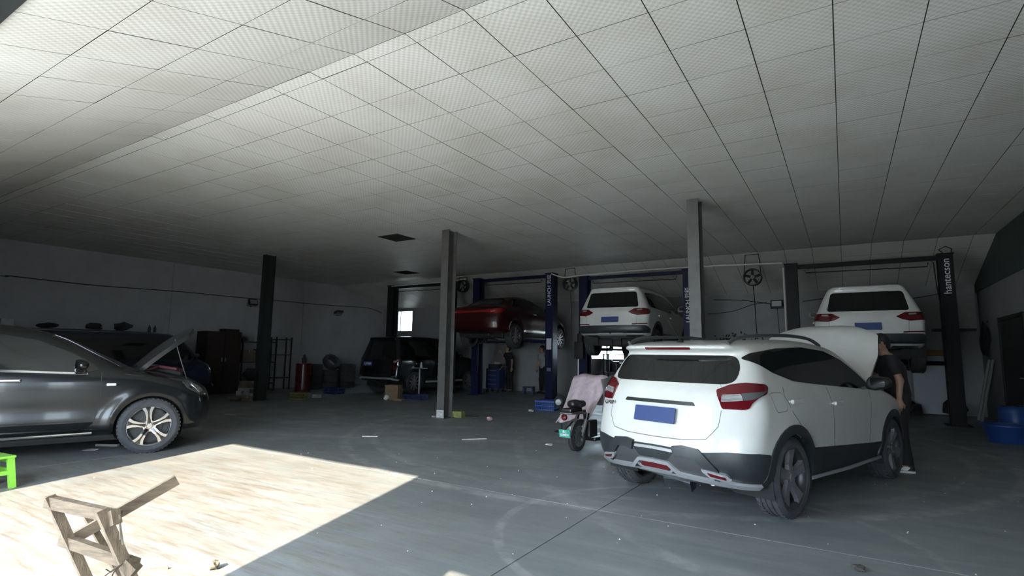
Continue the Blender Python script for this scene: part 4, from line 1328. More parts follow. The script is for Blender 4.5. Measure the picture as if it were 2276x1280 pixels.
cable('wall_cable', [(-3.6, 17.50, 2.72), (-2.9, 17.5, 2.76), (-2.3, 17.5, 2.95), (-1.9, 17.5, 3.0)], .010, rubber, 'lower thin cable on the back wall, crossing left of the floodlight')
cable('wall_cable', [(-.95, 17.50, 3.0), (.2, 17.5, 3.12), (1.2, 17.5, 3.1)], .012, rubber, 'thin cable on the back wall between the posts of the black lift')
cable('wall_cable', [(1.0, 17.47, 3.02), (1.6, 17.47, 2.98), (2.4, 17.47, 3.12)], .010, rubber, 'thin cable sagging at the right end of the back wall')

# ================================================================ WALL AND CEILING FIXTURES
def fan(x, y, z, label, cord):
    zc = ZBEND - max(0, y - YBEND) * math.tan(SB) - .0
    t = thing('hanging_fan', label, 'fan', (x, y, z))
    ring = MB().lathe([(.20, -.09), (.225, -.09), (.225, .09), (.20, .09)], 24, axis='y', closed=True)
    ring.build('drum', rubber, t)
    MB().lathe([(.001, -.07), (.05, -.07), (.055, .05), (.001, .06)], 14, axis='y').build('motor', M('grey_motor', (.16, .16, .16), .5), t)
    for k_ in range(5):
        a = 2 * PI * k_ / 5
        MB().box((-.035, -.004, .05), (.035, .004, .19), Matrix.Rotation(a, 4, 'Y') @ Matrix.Rotation(.5, 4, 'Z')).build('blade', rubber, t)
    g = MB()
    for rr_ in (.07, .12, .17):
        g.tube([(rr_ * math.cos(a * PI / 10), -.095, rr_ * math.sin(a * PI / 10)) for a in range(20)], .004, 5, closed=True)
    g.build('front_grille', rubber, t, kind='stuff')
    MB().tube([(-.20, 0, .10), (-.16, 0, zc - z - .01), (.16, 0, zc - z - .01), (.20, 0, .10)], .012, 6).build('hanger', rubber, t)
    if cord:
        MB().tube(catmull([(0, .02, -.2), (.02, .03, -.6), (.03, .05, -1.2), (.05, .04, cord)], 4), .012, 6).build('power_cord', rubber, t)
    return t
fan(-11.35, 15.0, 3.72, 'round black fan hanging just right of the middle grey column', 0)
fan(-7.17, 15.0, 3.56, 'round black fan hanging between the two navy lifts', -1.75)
fan(-1.93, 15.0, 3.44, 'round black fan with a long cord hanging left of the black lift', -1.55)
flood_glass = M('floodlight_lens', (.30, .31, .31), .2)
def floodlight(x, y, z, rz, label, tilt=-.35, cord=0):
    t = thing('floodlight', label, 'floodlight', (x, y, z), rz)
    # local -y looks into the room, back at +y
    MB().box((-.16, -.05, -.11), (.16, .03, .11), Matrix.Rotation(tilt, 4, 'X'), bev=.015).build('housing', rubber, t)
    MB().box((-.125, -.056, -.075), (.125, -.05, .075), Matrix.Rotation(tilt, 4, 'X')).build('lens', flood_glass, t)
    MB().tube([(-.17, 0, 0), (-.17, .06, -.13), (.17, .06, -.13), (.17, 0, 0)], .01, 6).tube([(0, .06, -.13), (0, .12, -.14)], .02, 8).build('bracket', rubber, t)
    if cord:
        MB().tube([(0, .10, -.14), (.03, .115, cord)], .008, 6).build('power_cord', rubber, t)
floodlight(-17.62, 11.12, 3.04, PI / 2, 'black floodlight on the left wall, left of the dark column')
floodlight(-17.62, 14.9, 2.98, PI / 2, 'black floodlight on the left wall above the black utility car', 1.2)
floodlight(-1.62, 17.42, 2.95, 0, 'black floodlight with a pale lens on the back wall by the black lift', 0, -1.0)
# sooty splashes and leaves painted dark on the back wall: a flat dried creeper
crp = MB()
for i in range(150):
    x = random.gauss(-2.75, .38); z_ = 1.72 + abs(random.gauss(0, .14)) + random.uniform(0, .1)
    if not (-3.5 < x < -1.9): continue
    a = random.uniform(0, PI); r_ = random.uniform(.02, .06)
    crp.add([(x + math.cos(a) * r_, 17.545, z_ + math.sin(a) * r_), (x - math.sin(a) * r_ * .5, 17.53, z_ + math.cos(a) * r_ * .5), (x - math.cos(a) * r_, 17.545, z_ - math.sin(a) * r_), (x + math.sin(a) * r_ * .5, 17.54, z_ - math.cos(a) * r_ * .5)], [(0, 1, 2, 3)])
for i in range(7):
    x = -3.3 + i * .22
    crp.tube([(x, 17.54, 1.3), (x + random.uniform(-.1, .1), 17.54, 1.62), (x + random.uniform(-.15, .15), 17.54, 1.95)], .008, 4)
tag(crp.build('dried_creeper', M('dried_leaf', (.02, .02, .018), .8), kind='stuff'), 'dark dried leaves clinging to the back wall above the white car roof', 'creeper')
# ================================================================ PEOPLE
skin_m = M('skin', (0.34, 0.20, 0.14), .55, var=.12, vscale=12)
hair_m = M('black_hair', (0.008, 0.007, 0.007), .5, bump=.4, bscale=120)
def ellips(c, r):
    c = np.array(c); r = np.array(r)
    def f(x, y, z):
        k0 = np.sqrt(((x - c[0]) / r[0]) ** 2 + ((y - c[1]) / r[1]) ** 2 + ((z - c[2]) / r[2]) ** 2)
        return (k0 - 1) * r.min()
    return f
def blob(parts, k):
    """parts: tapered capsules (p, q, r0, r1[, k]) evaluated only near themselves, blended"""
    L = []
    for t in parts:
        p, q, a, b = np.array(t[0], float), np.array(t[1], float), t[2], t[3]
        kk = t[4] if len(t) > 4 else k
        m = max(a, b) + kk + .05
        L.append((p, q, a, b, kk, np.minimum(p, q) - m, np.maximum(p, q) + m))
    def f(x, y, z):
        P = np.stack([x, y, z], 1); d = np.full(len(x), .3)
        for p, q, a, b, kk, lo, hi in L:
            ok = ((P > lo) & (P < hi)).all(1)
            if not ok.any(): continue
            Pk = P[ok]; pq = q - p
            t = np.clip(((Pk - p) @ pq) / max(pq @ pq, 1e-9), 0, 1)
            e = np.linalg.norm(Pk - p - t[:, None] * pq, axis=1) - (a + (b - a) * t)
            d[ok] = smin(d[ok], e, kk)
        return d
    return f
def V3(*a): return np.array(a, float)
def hand_parts(w, d, side, palm_n):
    """palm, four bent fingers of unequal length and a thumb; d = direction of the hand, palm_n = palm normal"""
    d = d / np.linalg.norm(d); n = palm_n - d * (palm_n @ d); n = n / np.linalg.norm(n)
    s = np.cross(d, n) * side                   # towards the thumb
    out = []
    for i, o in enumerate((-.030, -.010, .010, .030)):
        out.append((w + s * o * .6 + d * .01, w + s * o + d * .085, .017, .013, .02))
    for o, L in ((-.030, .058), (-.010, .072), (.010, .078), (.030, .070)):
        k0 = w + s * o + d * .085
        k1 = k0 + (d * .9 + n * .42) * L * .5
        k2 = k1 + (d * .6 + n * .8) * L * .32
        k3 = k2 + (d * .25 + n * .95) * L * .25
        out += [(k0, k1, .0095, .009, .006), (k1, k2, .009, .0085, .004), (k2, k3, .0085, .0075, .004)]
    t0 = w + s * .028 + d * .025
    t1 = t0 + s * .028 + d * .032 + n * .012
    t2 = t1 + s * .004 + d * .034 + n * .016
    out += [(t0, t1, .015, .011, .012), (t1, t2, .011, .009, .005)]
    return out
def person(label, loc, rz, J, shirt, trousers, shoe, sole, h=.012, sleeve=.55, group=None, hair_long=False, apron=None):
    t = thing('person', label, 'person', loc, rz, group)
    pel, chest, neck, head = (V3(*J[k_]) for k_ in ('pelvis', 'chest', 'neck', 'head'))
    B = []
    B += [(pel, chest, .115, .125, .06), (chest, neck - V3(0, 0, .05), .12, .07, .06), (neck - V3(0, 0, .04), head, .052, .055, .03)]
    for s in (1, -1):
        n = 'l' if s > 0 else 'r'
        sh, el, wr = V3(*J['sh_' + n]), V3(*J['el_' + n]), V3(*J['wr_' + n])
        hp, kn, an = V3(*J['hip_' + n]), V3(*J['knee_' + n]), V3(*J['ank_' + n])
        B += [(chest + V3(0, s * .06, .08), sh, .075, .058, .05), (pel + V3(0, s * .05, -.02), hp, .10, .092, .05)]
        B += [(sh, el, .052, .040, .03), (el, wr, .042, .027, .02)]
        B += [(hp, kn, .088, .056, .04), (kn, an, .056, .036, .03), (an, an + V3(.14, 0, -.05), .036, .03, .03)]
        dv = wr - el
        B += hand_parts(wr, dv, 1 if s > 0 else -1, V3(0, -s, 0) if abs(dv[2]) > abs(dv[0]) else V3(0, 0, -1))
    hd = J.get('face', (1, 0, 0)); fx = V3(*hd) / np.linalg.norm(hd)
    up = V3(0, 0, 1); up = up - fx * (up @ fx); up /= np.linalg.norm(up); lf = np.cross(up, fx)
    hc = head + up * .09
    B += [(hc - fx * .012 + up * .015, hc - fx * .012 + up * .03, .088, .086, .03), (hc + fx * .022 - up * .055, hc + fx * .03 - up * .07, .058, .046, .04)]
    B += [(hc + fx * .085 + up * .005, hc + fx * .102 - up * .028, .009, .014, .012)]                      # nose
    B += [(hc + fx * .082 - up * .062 + lf * -.016, hc + fx * .082 - up * .062 + lf * .016, .009, .009, .012)]   # mouth
    for s in (-1, 1):
        B += [(hc + lf * s * .083 - up * .01, hc + lf * s * .088 + up * .022 - fx * .008, .011, .014, .01)]      # ears
    f = blob(B, .03)
    allp = np.array([p for q in B for p in (q[0], q[1])])
    lo, hi = allp.min(0) - .14, allp.max(0) + .14
    lo[2] = max(lo[2], -.02)
    body = sdf_obj('body', f, lo, hi, h, skin_m, t)
    # eyes
    for s in (-1, 1):
        MB().sphere(tuple(hc + fx * .079 + lf * s * .031 + up * .012), .010, 6).build('eye', M('eye_white_dark', (.03, .025, .02), .2), body)
    # hair
    H = [(hc - fx * .02 + up * .035, hc - fx * .03 + up * .05, .094, .090), (hc - fx * .05 - up * .02, hc - fx * .045 + up * .02, .062, .075)]
    if hair_long:
        H += [(hc - fx * .07 - up * .02, hc - fx * .085 - up * .16, .055, .035)]
    fh = blob(H, .03)
    def fhair(x, y, z):
        P = np.stack([x, y, z], 1) - hc
        return np.maximum(fh(x, y, z), (P @ fx) * .9 - (P @ up) * .75 - .012)
    sdf_obj('hair', fhair, hc - .22, hc + .18, .012, hair_m, body)
    # shirt
    C_ = [(pel + V3(0, 0, .0), chest, .138, .142, .06), (chest, neck - V3(0, 0, .06), .135, .078, .06)]
    for s in (1, -1):
        n = 'l' if s > 0 else 'r'
        sh, el = V3(*J['sh_' + n]), V3(*J['el_' + n])
        C_ += [(chest + V3(0, s * .06, .08), sh, .088, .072, .05), (sh, sh + (el - sh) * sleeve, .068, .066, .03), (pel + V3(0, s * .06, .0), chest + V3(0, s * .05, 0), .10, .10, .04)]
    fc = blob(C_, .04)
    def fshirt(x, y, z):
        return np.maximum(np.maximum(fc(x, y, z), (pel[2] - .05) - z), z - (neck[2] - .015))
    cp = np.array([p for q in C_ for p in (q[0], q[1])])
    sdf_obj('shirt', fshirt, cp.min(0) - .2, cp.max(0) + .2, h * 1.1, shirt, t)
    # trousers
    D_ = []
    for s in (1, -1):
        n = 'l' if s > 0 else 'r'
        hp, kn, an = V3(*J['hip_' + n]), V3(*J['knee_' + n]), V3(*J['ank_' + n])
        D_ += [(pel + V3(0, s * .05, -.02), hp, .125, .108, .05), (hp, kn, .104, .082, .04), (kn, an + (kn - an) * .06, .082, .070, .03)]
    fd = blob(D_, .04)
    za = min(J['ank_l'][2], J['ank_r'][2])
    def ftr(x, y, z):
        return np.maximum(np.maximum(fd(x, y, z), (za + .005) - z), z - (pel[2] + .03))
    dp = np.array([p for q in D_ for p in (q[0], q[1])])
    sdf_obj('trousers', ftr, dp.min(0) - .2, dp.max(0) + .2, h * 1.1, trousers, t)
    for s in (1, -1):
        an = V3(*J['ank_' + ('l' if s > 0 else 'r')])
        b0 = an[2] - .085
        fs_ = blob([(an + V3(-.03, 0, -.045), an + V3(.06, 0, -.045), .045, .042, .03), (an + V3(.06, 0, -.05), an + V3(.16, 0, -.06), .042, .034, .03), (an + V3(-.02, 0, 0), an + V3(-.01, 0, .02), .044, .044, .03)], .03)
        def fsh(x, y, z, fs_=fs_, b0=b0):
            return np.maximum(fs_(x, y, z), (b0 + .018) - z)
        so = sdf_obj('shoe', fsh, an + V3(-.14, -.1, -.12), an + V3(.26, .1, .1), .011, shoe, t)
        sp = MB().prism(rnd([(an[0] - .075, an[1] - .042), (an[0] + .12, an[1] - .05), (an[0] + .20, an[1] - .02), (an[0] + .20, an[1] + .02), (an[0] + .12, an[1] + .05), (an[0] - .075, an[1] + .042)], .03), 2, b0 - .005, b0 + .024)
        sp.build('sole', sole, so)
        MB().prism(rnd([(an[0] + .01, b0 + .03), (an[0] + .10, b0 + .028), (an[0] + .05, b0 + .075), (an[0] - .02, b0 + .07)], .012), 1, an[1] - .052, an[1] + .052).build('side_stripe', sole, so)
    return t
black_cloth = M('black_cotton', (0.010, 0.010, 0.012), .85, var=.3, vscale=8)
dark_trs = M('black_trousers_cloth', (0.009, 0.009, 0.010), .85)
grey_tee = M('light_grey_cotton', (0.30, 0.30, 0.30), .85, var=.2, vscale=6)
dark_shoe = M('black_shoe', (0.015, 0.015, 0.016), .5)
white_sole = M('white_sole', (0.62, 0.61, 0.58), .5)
J0 = dict(pelvis=(0, 0, .93), chest=(.05, 0, 1.24), neck=(.10, 0, 1.44), head=(.13, 0, 1.47), face=(.95, .1, -.3),
          sh_l=(.08, .185, 1.37), el_l=(.02, .25, 1.11), wr_l=(.04, .25, .875), sh_r=(.08, -.185, 1.37), el_r=(.26, -.24, 1.15), wr_r=(.48, -.16, 1.10),
          hip_l=(0, .095, .88), knee_l=(.03, .11, .49), ank_l=(-.02, .12, .085), hip_r=(0, -.095, .88), knee_r=(.04, -.11, .49), ank_r=(.0, -.13, .085))
person('person in black T-shirt and trousers with white-soled shoes, standing at the raised white hood', (.55, 8.40, 0), PI + .12, J0, black_cloth, dark_trs, dark_shoe, white_sole, .009)
J1 = dict(J0, face=(.8, 0, .25), wr_l=(.06, .30, .88), el_r=(.16, -.26, 1.22), wr_r=(.30, -.20, 1.42))
person('person in dark clothes standing under the raised red saloon beside the blue tool cart', (-10.42, 16.75, 0), -2.2, J1, black_cloth, dark_trs, dark_shoe, dark_shoe, .014)
J2 = dict(J0, face=(1, -.3, 0), wr_l=(.05, .33, .87), el_l=(.0, .29, 1.12), wr_r=(.10, -.26, .88), el_r=(.03, -.25, 1.11))
person('person in pale grey T-shirt and dark trousers behind the right post of the navy lift', (-9.12, 16.95, 0), -1.9, J2, grey_tee, dark_trs, dark_shoe, dark_shoe, .014)

# ================================================================ ELECTRIC SCOOTER WITH A RAIN COVER
HS = math.radians(6)
sc = thing('electric_scooter', 'black electric scooter with a green plate under a pink cover, left of the white hatchback', 'scooter', (-3.33, 7.20, 0), PI / 2 - HS)
sblack = M('scooter_black', (0.014, 0.013, 0.014), .35)
sgrey = M('scooter_grey', (0.20, 0.20, 0.20), .4, .5)
green_plate = M('green_plate', (0.05, 0.32, 0.22), .4)
pinkish = M('cover_pink_print', (0.50, 0.40, 0.42), .7, var=.2, vscale=9, var2=(.36, .30, .33), bump=.2, bscale=22)
cover_in = M('cover_lining', (0.09, 0.085, 0.09), .7, var=.3, vscale=12)
st_s = dict(n=10, outline=[(.2, .010), (.6, .008), (.95, .012)], mat=sgrey, hub=sgrey)
rw = make_wheel(sc, .21, .075, .145, st_s, tyre_m, sgrey, brake_m)
rw.location = (0, 0, .21)
fw_ = dup_tree(rw, parent=sc); fw_.location = (1.08, 0, .21)
MB().tube([(-.02, 0, .22), (.0, .0, .22)], .02, 8)
fd = MB()
A_ = [math.radians(a) for a in range(40, 171, 10)]
pf = [(-.235 * math.cos(a + PI) * -1 * -1, .21 + .235 * math.sin(a)) for a in A_]
for a0, a1 in zip(A_[:-1], A_[1:]):
    q = []
    for a in (a0, a1):
        for s in (-.05, .05):
            q.append((.235 * math.cos(a), s, .21 + .235 * math.sin(a)))
    for a in (a0, a1):
        for s in (-.05, .05):
            q.append((.242 * math.cos(a), s, .21 + .242 * math.sin(a)))
    fd.add(q, [(0, 1, 3, 2), (4, 6, 7, 5), (0, 2, 6, 4), (1, 5, 7, 3), (2, 3, 7, 6), (0, 4, 5, 1)])
fd.build('rear_mudguard', sgrey, sc)
MB().box((-.30, -.035, .14), (-.285, .035, .30), Matrix.Rotation(.25, 4, 'Y')).build('mud_flap', M('pale_flap', (.30, .36, .33), .6), sc)
fr = MB().tube([(0, .07, .21), (.12, .08, .36), (.20, .08, .52)], .016, 8).tube([(0, -.07, .21), (.12, -.08, .36), (.20, -.08, .52)], .016, 8)
fr.tube([(.20, 0, .56), (.28, 0, .30), (.36, 0, .14), (.85, 0, .14), (.98, 0, .40), (.90, 0, .92)], .026, 10)
fr.tube([(.98, .06, .40), (1.08, .06, .21)], .018, 8).tube([(.98, -.06, .40), (1.08, -.06, .21)], .018, 8)
fr.build('frame', sblack, sc)
for s in (-1, 1):
    MB().tube([(.0, s * .085, .22), (.14, s * .09, .50)], .012, 8).tube([(.02 + i * .012, s * .085, .26 + i * .022) for i in range(9)], .026, 8).build('shock_absorber', sgrey, sc)
MB().box((.30, -.13, .11), (.82, .13, .16), bev=.03).build('footboard', sblack, sc)
MB().box((.18, -.11, .17), (.42, .11, .42), bev=.03).build('battery_box', sblack, sc)
sd_ = blob([(V3(-.10, 0, .665), V3(.16, 0, .655), .055, .05), (V3(-.06, .07, .66), V3(-.02, -.07, .66), .05, .05)], .06)
sdf_obj('saddle', lambda x, y, z: np.maximum(sd_(x, y, z), (.615) - z) if True else 0, (-.25, -.2, .56), (.3, .2, .76), .014, sblack, sc)
MB().tube([(.04, 0, .62), (.20, 0, .50)], .018, 8).build('seat_post', sgrey, sc)
rk = MB().tube([(.12, .09, .53), (-.30, .09, .55), (-.34, 0, .55), (-.30, -.09, .55), (.12, -.09, .53)], .011, 8)
for i in range(4):
    rk.tube([(-.25 + i * .1, .09, .55), (-.25 + i * .1, -.09, .55)], .007, 6)
rk.build('rear_rack', sgrey, sc)
MB().box((-.30, -.085, .56), (.02, .085, .615), bev=.025).build('rack_cushion', sblack, sc)
MB().lathe([(.001, -.37), (.035, -.365), (.045, -.35), (.045, -.33), (.001, -.32)], 14, Matrix.Translation((0, 0, .50)), axis='x').build('tail_lamp', lamp_red, sc)
pl = MB().prism(rnd([(-.085, -.055), (.085, -.055), (.085, .055), (-.085, .055)], .01), 0, -.004, .0).build('license_plate', green_plate, sc)
pl.matrix_local = Matrix.Translation((-.30, .02, .275)) @ Matrix.Rotation(-.2, 4, 'Y') @ Matrix.Rotation(.1, 4, 'Z')
text_obj('plate_text', '苏·J', .04, plate_text_m, pl, axes((-.005, 0, .024), (0, -1, 0), (0, 0, 1), (-1, 0, 0)), .001, bold=.001)
text_obj('plate_text', '02M01', .048, plate_text_m, pl, axes((-.005, 0, -.022), (0, -1, 0), (0, 0, 1), (-1, 0, 0)), .001, bold=.001)
MB().tube([(-.12, .0, .42), (-.28, .01, .34), (-.30, .02, .30)], .012, 6).build('plate_bracket', sblack, sc)
MB().tube([(.86, .34, .98), (.90, .16, 1.0), (.90, -.16, 1.0), (.86, -.34, .98)], .014, 8).build('handlebar', sblack, sc)
for s in (-1, 1):
    MB().tube([(.865, s * .31, .985), (.845, s * .40, .975)], .02, 8).build('grip', rubber, sc)
# quilted cover draped over the handlebar, leg shield and front
cv_ = []
NU, NV = 26, 20
fcov = MB(); vs = []
for i in range(NU + 1):
    u = i / NU                                  # across, left to right
    y = (.60 - .68 * u)
    for j in range(NV + 1):
        v = j / NV                              # from the rear hem over the bar and down the front
        if v < .6:
            w = v / .6
            x = .16 + .72 * w ** .8; z_ = .38 + .68 * (w ** 1.0)
            x += .10 * (1 - w) * math.cos(u * 9)
        else:
            w = (v - .6) / .4
            x = .88 + .22 * math.sin(w * PI * .5); z_ = 1.06 - .50 * w ** 1.3
        edge = abs(2 * u - 1)
        z_ += -.06 * edge ** 3 + .015 * math.sin(13 * u + 5 * v) * (1 - v * .4) - .02 * (1 - edge) * (1 if .5 < v < .7 else 0)
        x += .03 * math.sin(11 * u + 3 * v)
        yy = y * (1.0 - .22 * max(0, .55 - v)) * (1 if v < .6 else 1 - .25 * (v - .6))
        vs.append((x, yy, z_))
fs = []
for i in range(NU):
    for j in range(NV):
        a = i * (NV + 1) + j
        fs.append((a, a + 1, a + NV + 2, a + NV + 1))
cvo = mesh_obj('scooter_cover', vs, fs, pinkish)
cvo.data.polygons.foreach_set('use_smooth', [True] * len(fs))
md = cvo.modifiers.new('thickness', 'SOLIDIFY'); md.thickness = .012
cvo.location = (-3.33, 7.20, 0); cvo.rotation_euler = (0, 0, PI / 2 - HS)
tag(cvo, 'pink patterned quilted rain cover draped over the front of the electric scooter', 'cover')
# loose side flap of the cover, dark lining outwards
vs = []; fs = []
for i in range(11):
    for j in range(13):
        u, v = i / 10, j / 12
        vs.append((.60 + .35 * u + .03 * math.sin(6 * v), -.07 - .17 * u - .03 * v - .02 * math.sin(3 * v + 4 * u), 1.03 - .68 * v - .03 * math.cos(u * 5)))
for i in range(10):
    for j in range(12):
        a = i * 13 + j
        fs.append((a, a + 1, a + 14, a + 13))
fl_ = mesh_obj('side_flap', vs, fs, cover_in, cvo)
fl_.data.polygons.foreach_set('use_smooth', [True] * len(fs))
fl_.modifiers.new('thickness', 'SOLIDIFY').thickness = .01

# ================================================================ BROKEN WOODEN STAND AND GREEN STOOL
wood = M('grey_weathered_wood', (0.21, 0.15, 0.098), .8, var=.4, vscale=5, stretch=(9, 9, 1.3), bump=.4, bscale=30)
wood_r = M('grey_weathered_rail', (0.21, 0.15, 0.098), .8, var=.4, vscale=5, stretch=(2, 2, 12), bump=.4, bscale=30)
wd = thing('wooden_stand', 'broken weathered wooden stand with a plank sticking out, in front of the sunlit floor', 'stand', (-2.40, 1.05, 0))
def W_(p): return (p[0] + 2.40, p[1] - 1.05, p[2])
def bar(name, a, b_, w, h, up=(0, 0, 1), m_=wood):
    return MB().beam(W_(a), W_(b_), w, h, up).build(name, m_, wd)
bar('leg', (-2.622, .885, .795), (-2.36, 1.17, .0), .032, .028, (1, 0, 0))
bar('leg', (-2.375, .962, .765), (-2.12, 1.23, .0), .036, .030, (1, 0, 0))
bar('leg', (-2.69, 1.04, .675), (-2.39, 1.32, .0), .022, .026, (1, 0, 0))
bar('top_rail', (-2.632, .885, .775), (-2.335, 1.005, .738), .030, .042, (0, 0, 1), wood_r)
bar('lower_rail', (-2.60, .932, .630), (-2.285, 1.06, .562), .028, .040, (0, 0, 1), wood_r)
bar('plank', (-2.656, 0.989, 0.606), (-2.537, 1.308, 0.790), .026, .042, (0, 0, 1), wood_r)
bar('wood_block', (-2.30, 1.03, .578), (-2.265, 1.05, .545), .038, .038)
bar('wood_block', (-2.345, .99, .765), (-2.325, .995, .715), .032, .03, (0, 1, 0))
MB().tube([W_((-2.325, 1.0, .75)), W_((-2.325, 1.01, .70)), W_((-2.315, 1.02, .64))], .004, 5).tube([W_((-2.318, 1.0, .75)), W_((-2.316, 1.01, .66))], .003, 5).build('twine', M('old_twine', (.30, .25, .19), .9), wd)
wr_ = MB()
for i in range(7):
    a = random.uniform(0, 6.28)
    wr_.tube([W_((-2.29, 1.02, .585)), W_((-2.29 + .02 * math.cos(a), 1.0 + .02 * math.sin(a), .56)), W_((-2.28 + .05 * math.cos(a), 1.0 + .04 * math.sin(a), .55 + .03 * math.sin(a * 3)))], .0022, 5)
wr_.build('wire_binding', M('rusty_wire', (.10, .065, .045), .7, .5), wd, kind='stuff')
lime = M('lime_plastic', (0.20, 0.48, 0.05), .38)
gs = thing('plastic_stool', 'lime green plastic step stool at the left edge beside the sunlit floor', 'stool', (-7.10, 1.90, 0), .12)
MB().box((-.17, -.13, .285), (.17, .13, .31), bev=.018).build('seat', lime, gs)
for sx in (-1, 1):
    for sy in (-1, 1):
        MB().beam((sx * .135, sy * .095, .29), (sx * .165, sy * .125, .0), .05, .04, (1, 0, 0)).build('leg', lime, gs)
    MB().beam((sx * .152, -.105, .15), (sx * .152, .105, .15), .02, .04).build('stretcher', lime, gs)
for sy in (-1, 1):
    MB().beam((-.14, sy * .112, .16), (.14, sy * .112, .16), .02, .045).build('stretcher', lime, gs)
    MB().beam((-.13, sy * .105, .262), (.13, sy * .105, .262), .02, .05).build('apron', lime, gs)
# ================================================================ SHOP CLUTTER
cardb = M('cardboard', (0.17, 0.115, 0.065), .85, var=.2, vscale=8)
cardb_d = M('dusty_cardboard', (0.13, 0.11, 0.08), .85, var=.25, vscale=6)
white_card = M('white_carton', (0.33, 0.33, 0.33), .8, var=.15, vscale=8)
blue_pl = M('blue_plastic', (0.02, 0.065, 0.25), .4)
blue_dark = M('dull_blue_plastic', (0.015, 0.028, 0.09), .5)
yellow_card = M('yellow_print_card', (0.24, 0.21, 0.05), .7, var=.3, vscale=14, var2=(.10, .14, .05))
rack_m = M('rack_dark_steel', (0.016, 0.016, 0.017), .6)
brown_wood = M('dark_brown_board', (0.022, 0.014, 0.011), .6, var=.3, vscale=3, stretch=(1, 8, 1))
paper_m = M('crumpled_paper', (0.55, 0.52, 0.50), .85, var=.2, vscale=20)
paper_pink = M('pinkish_paper', (0.55, 0.36, 0.34), .85, var=.3, vscale=20)
dark_cloth = M('dark_cloth', (0.020, 0.021, 0.024), .9, var=.4, vscale=8)
red_oil = M('red_drum_paint', (0.06, 0.006, 0.010), .35, var=.2, vscale=5)
olive = M('olive_basket', (0.14, 0.14, 0.05), .6)

def carton(x, y, w, d, h, rz, mat, label, z=0, flaps=False, group=None):
    t = thing('carton', label, 'box', (x, y, z), rz, group)
    MB().box((-w / 2, -d / 2, 0), (w / 2, d / 2, h), bev=.004).build('body', mat, t)
    MB().box((-w / 2 - .001, -.02, h * .75), (w / 2 + .001, .02, h + .002)).build('tape', M('packing_tape', (.30, .25, .17), .3), t)
    if flaps:
        for s in (-1, 1):
            MB().box((-w / 2, -.004, 0), (w / 2, .004, d * .42), Matrix.Translation((0, s * d / 2, h - .005)) @ Matrix.Rotation(-s * 2.0, 4, 'X')).build('flap', mat, t)
    return t
def crate(x, y, w, d, h, rz, mat, label, z=0):
    t = thing('plastic_crate', label, 'crate', (x, y, z), rz)
    m = MB().box((-w / 2, -d / 2, 0), (w / 2, d / 2, .012))
    e = .012
    for zz, hh in ((.012, .10 * h + .012), (.42 * h, .52 * h), (.80 * h, h)):
        m.box((-w / 2, -d / 2, zz), (w / 2, -d / 2 + e, hh)).box((-w / 2, d / 2 - e, zz), (w / 2, d / 2, hh))
        m.box((-w / 2, -d / 2 + e, zz), (-w / 2 + e, d / 2 - e, hh)).box((w / 2 - e, -d / 2 + e, zz), (w / 2, d / 2 - e, hh))
    n = 9
    for i in range(n + 1):
        xx = -w / 2 + e / 2 + (w - e) * i / n
        for s in (-1, 1):
            m.box((xx - .008, s * (d / 2 - e / 2) - .005, .012), (xx + .008, s * (d / 2 - e / 2) + .005, h))
    for i in range(1, 6):
        yy = -d / 2 + d * i / 6
        for s in (-1, 1):
            m.box((s * (w / 2 - e / 2) - .005, yy - .008, .012), (s * (w / 2 - e / 2) + .005, yy + .008, h))
    m.build('basket', mat, t)
    m2 = MB().box((-w / 2 - .008, -d / 2 - .008, h - .022), (w / 2 + .008, -d / 2 + e, h)).box((-w / 2 - .008, d / 2 - e, h - .022), (w / 2 + .008, d / 2 + .008, h))
    m2.box((-w / 2 - .008, -d / 2, h - .022), (-w / 2 + e, d / 2, h)).box((w / 2 - e, -d / 2, h - .022), (w / 2 + .008, d / 2, h))
    m2.build('rim', mat, t)
    return t
def crumple(name, x, y, r, mat, label, cat='litter', seed=0, flat=.6):
    rs = np.random.RandomState(seed)
    bm = bmesh.new(); bmesh.ops.create_icosphere(bm, subdivisions=2, radius=r)
    for v in bm.verts:
        v.co *= rs.uniform(.62, 1.12); v.co.z *= flat
    zmin = min(v.co.z for v in bm.verts)
    for v in bm.verts: v.co.z -= zmin
    me = bpy.data.meshes.new(name); bm.to_mesh(me); bm.free(); me.materials.append(mat)
    o = bpy.data.objects.new(name, me); COL.objects.link(o); o.location = (x, y, 0)
    return tag(o, label, cat)

# by the middle column and the scooter
carton(-7.13, 9.37, .27, .16, .13, .1, yellow_card, 'small yellow printed carton at the foot of the middle grey column')
tag(MB().box((-.20, -.14, 0), (.20, .14, .006), Matrix.Translation((-7.02, 9.68, .001)) @ Matrix.Rotation(.3, 4, 'Z')).build('cardboard_sheet', cardb_d), 'flat piece of cardboard on the floor right of the yellow carton', 'cardboard')
crumple('paper_scrap', -6.27, 9.30, .075, paper_pink, 'crumpled pinkish paper scrap on the floor right of the middle column', seed=1)
crumple('paper_scrap', -6.46, 11.36, .085, paper_m, 'crumpled pale rag on the floor left of the bright blue crate', seed=2, flat=.4)
crumple('paper_scrap', -7.50, 9.0, .05, paper_m, 'little white scrap at the left foot of the middle grey column', seed=3, flat=.5)
crumple('paper_scrap', -11.22, 11.36, .095, paper_m, 'white crumpled paper left of the tall brown carton', seed=4, flat=.9)
crumple('plastic_scrap', -3.88, 7.42, .08, paper_m, 'flattened clear plastic scrap on the floor before the scooter', seed=5, flat=.2)
crumple('plastic_scrap', -8.62, 3.30, .09, paper_m, 'flattened pale wrapper on the floor under the black car side', seed=6, flat=.15)
crumple('plastic_bag', -2.80, 7.45, .19, paper_m, 'white plastic bag lying under the scooter beside the white hatchback bumper', 'bag', seed=7, flat=.45)  # pale flattened lump on the floor, of unclear kind
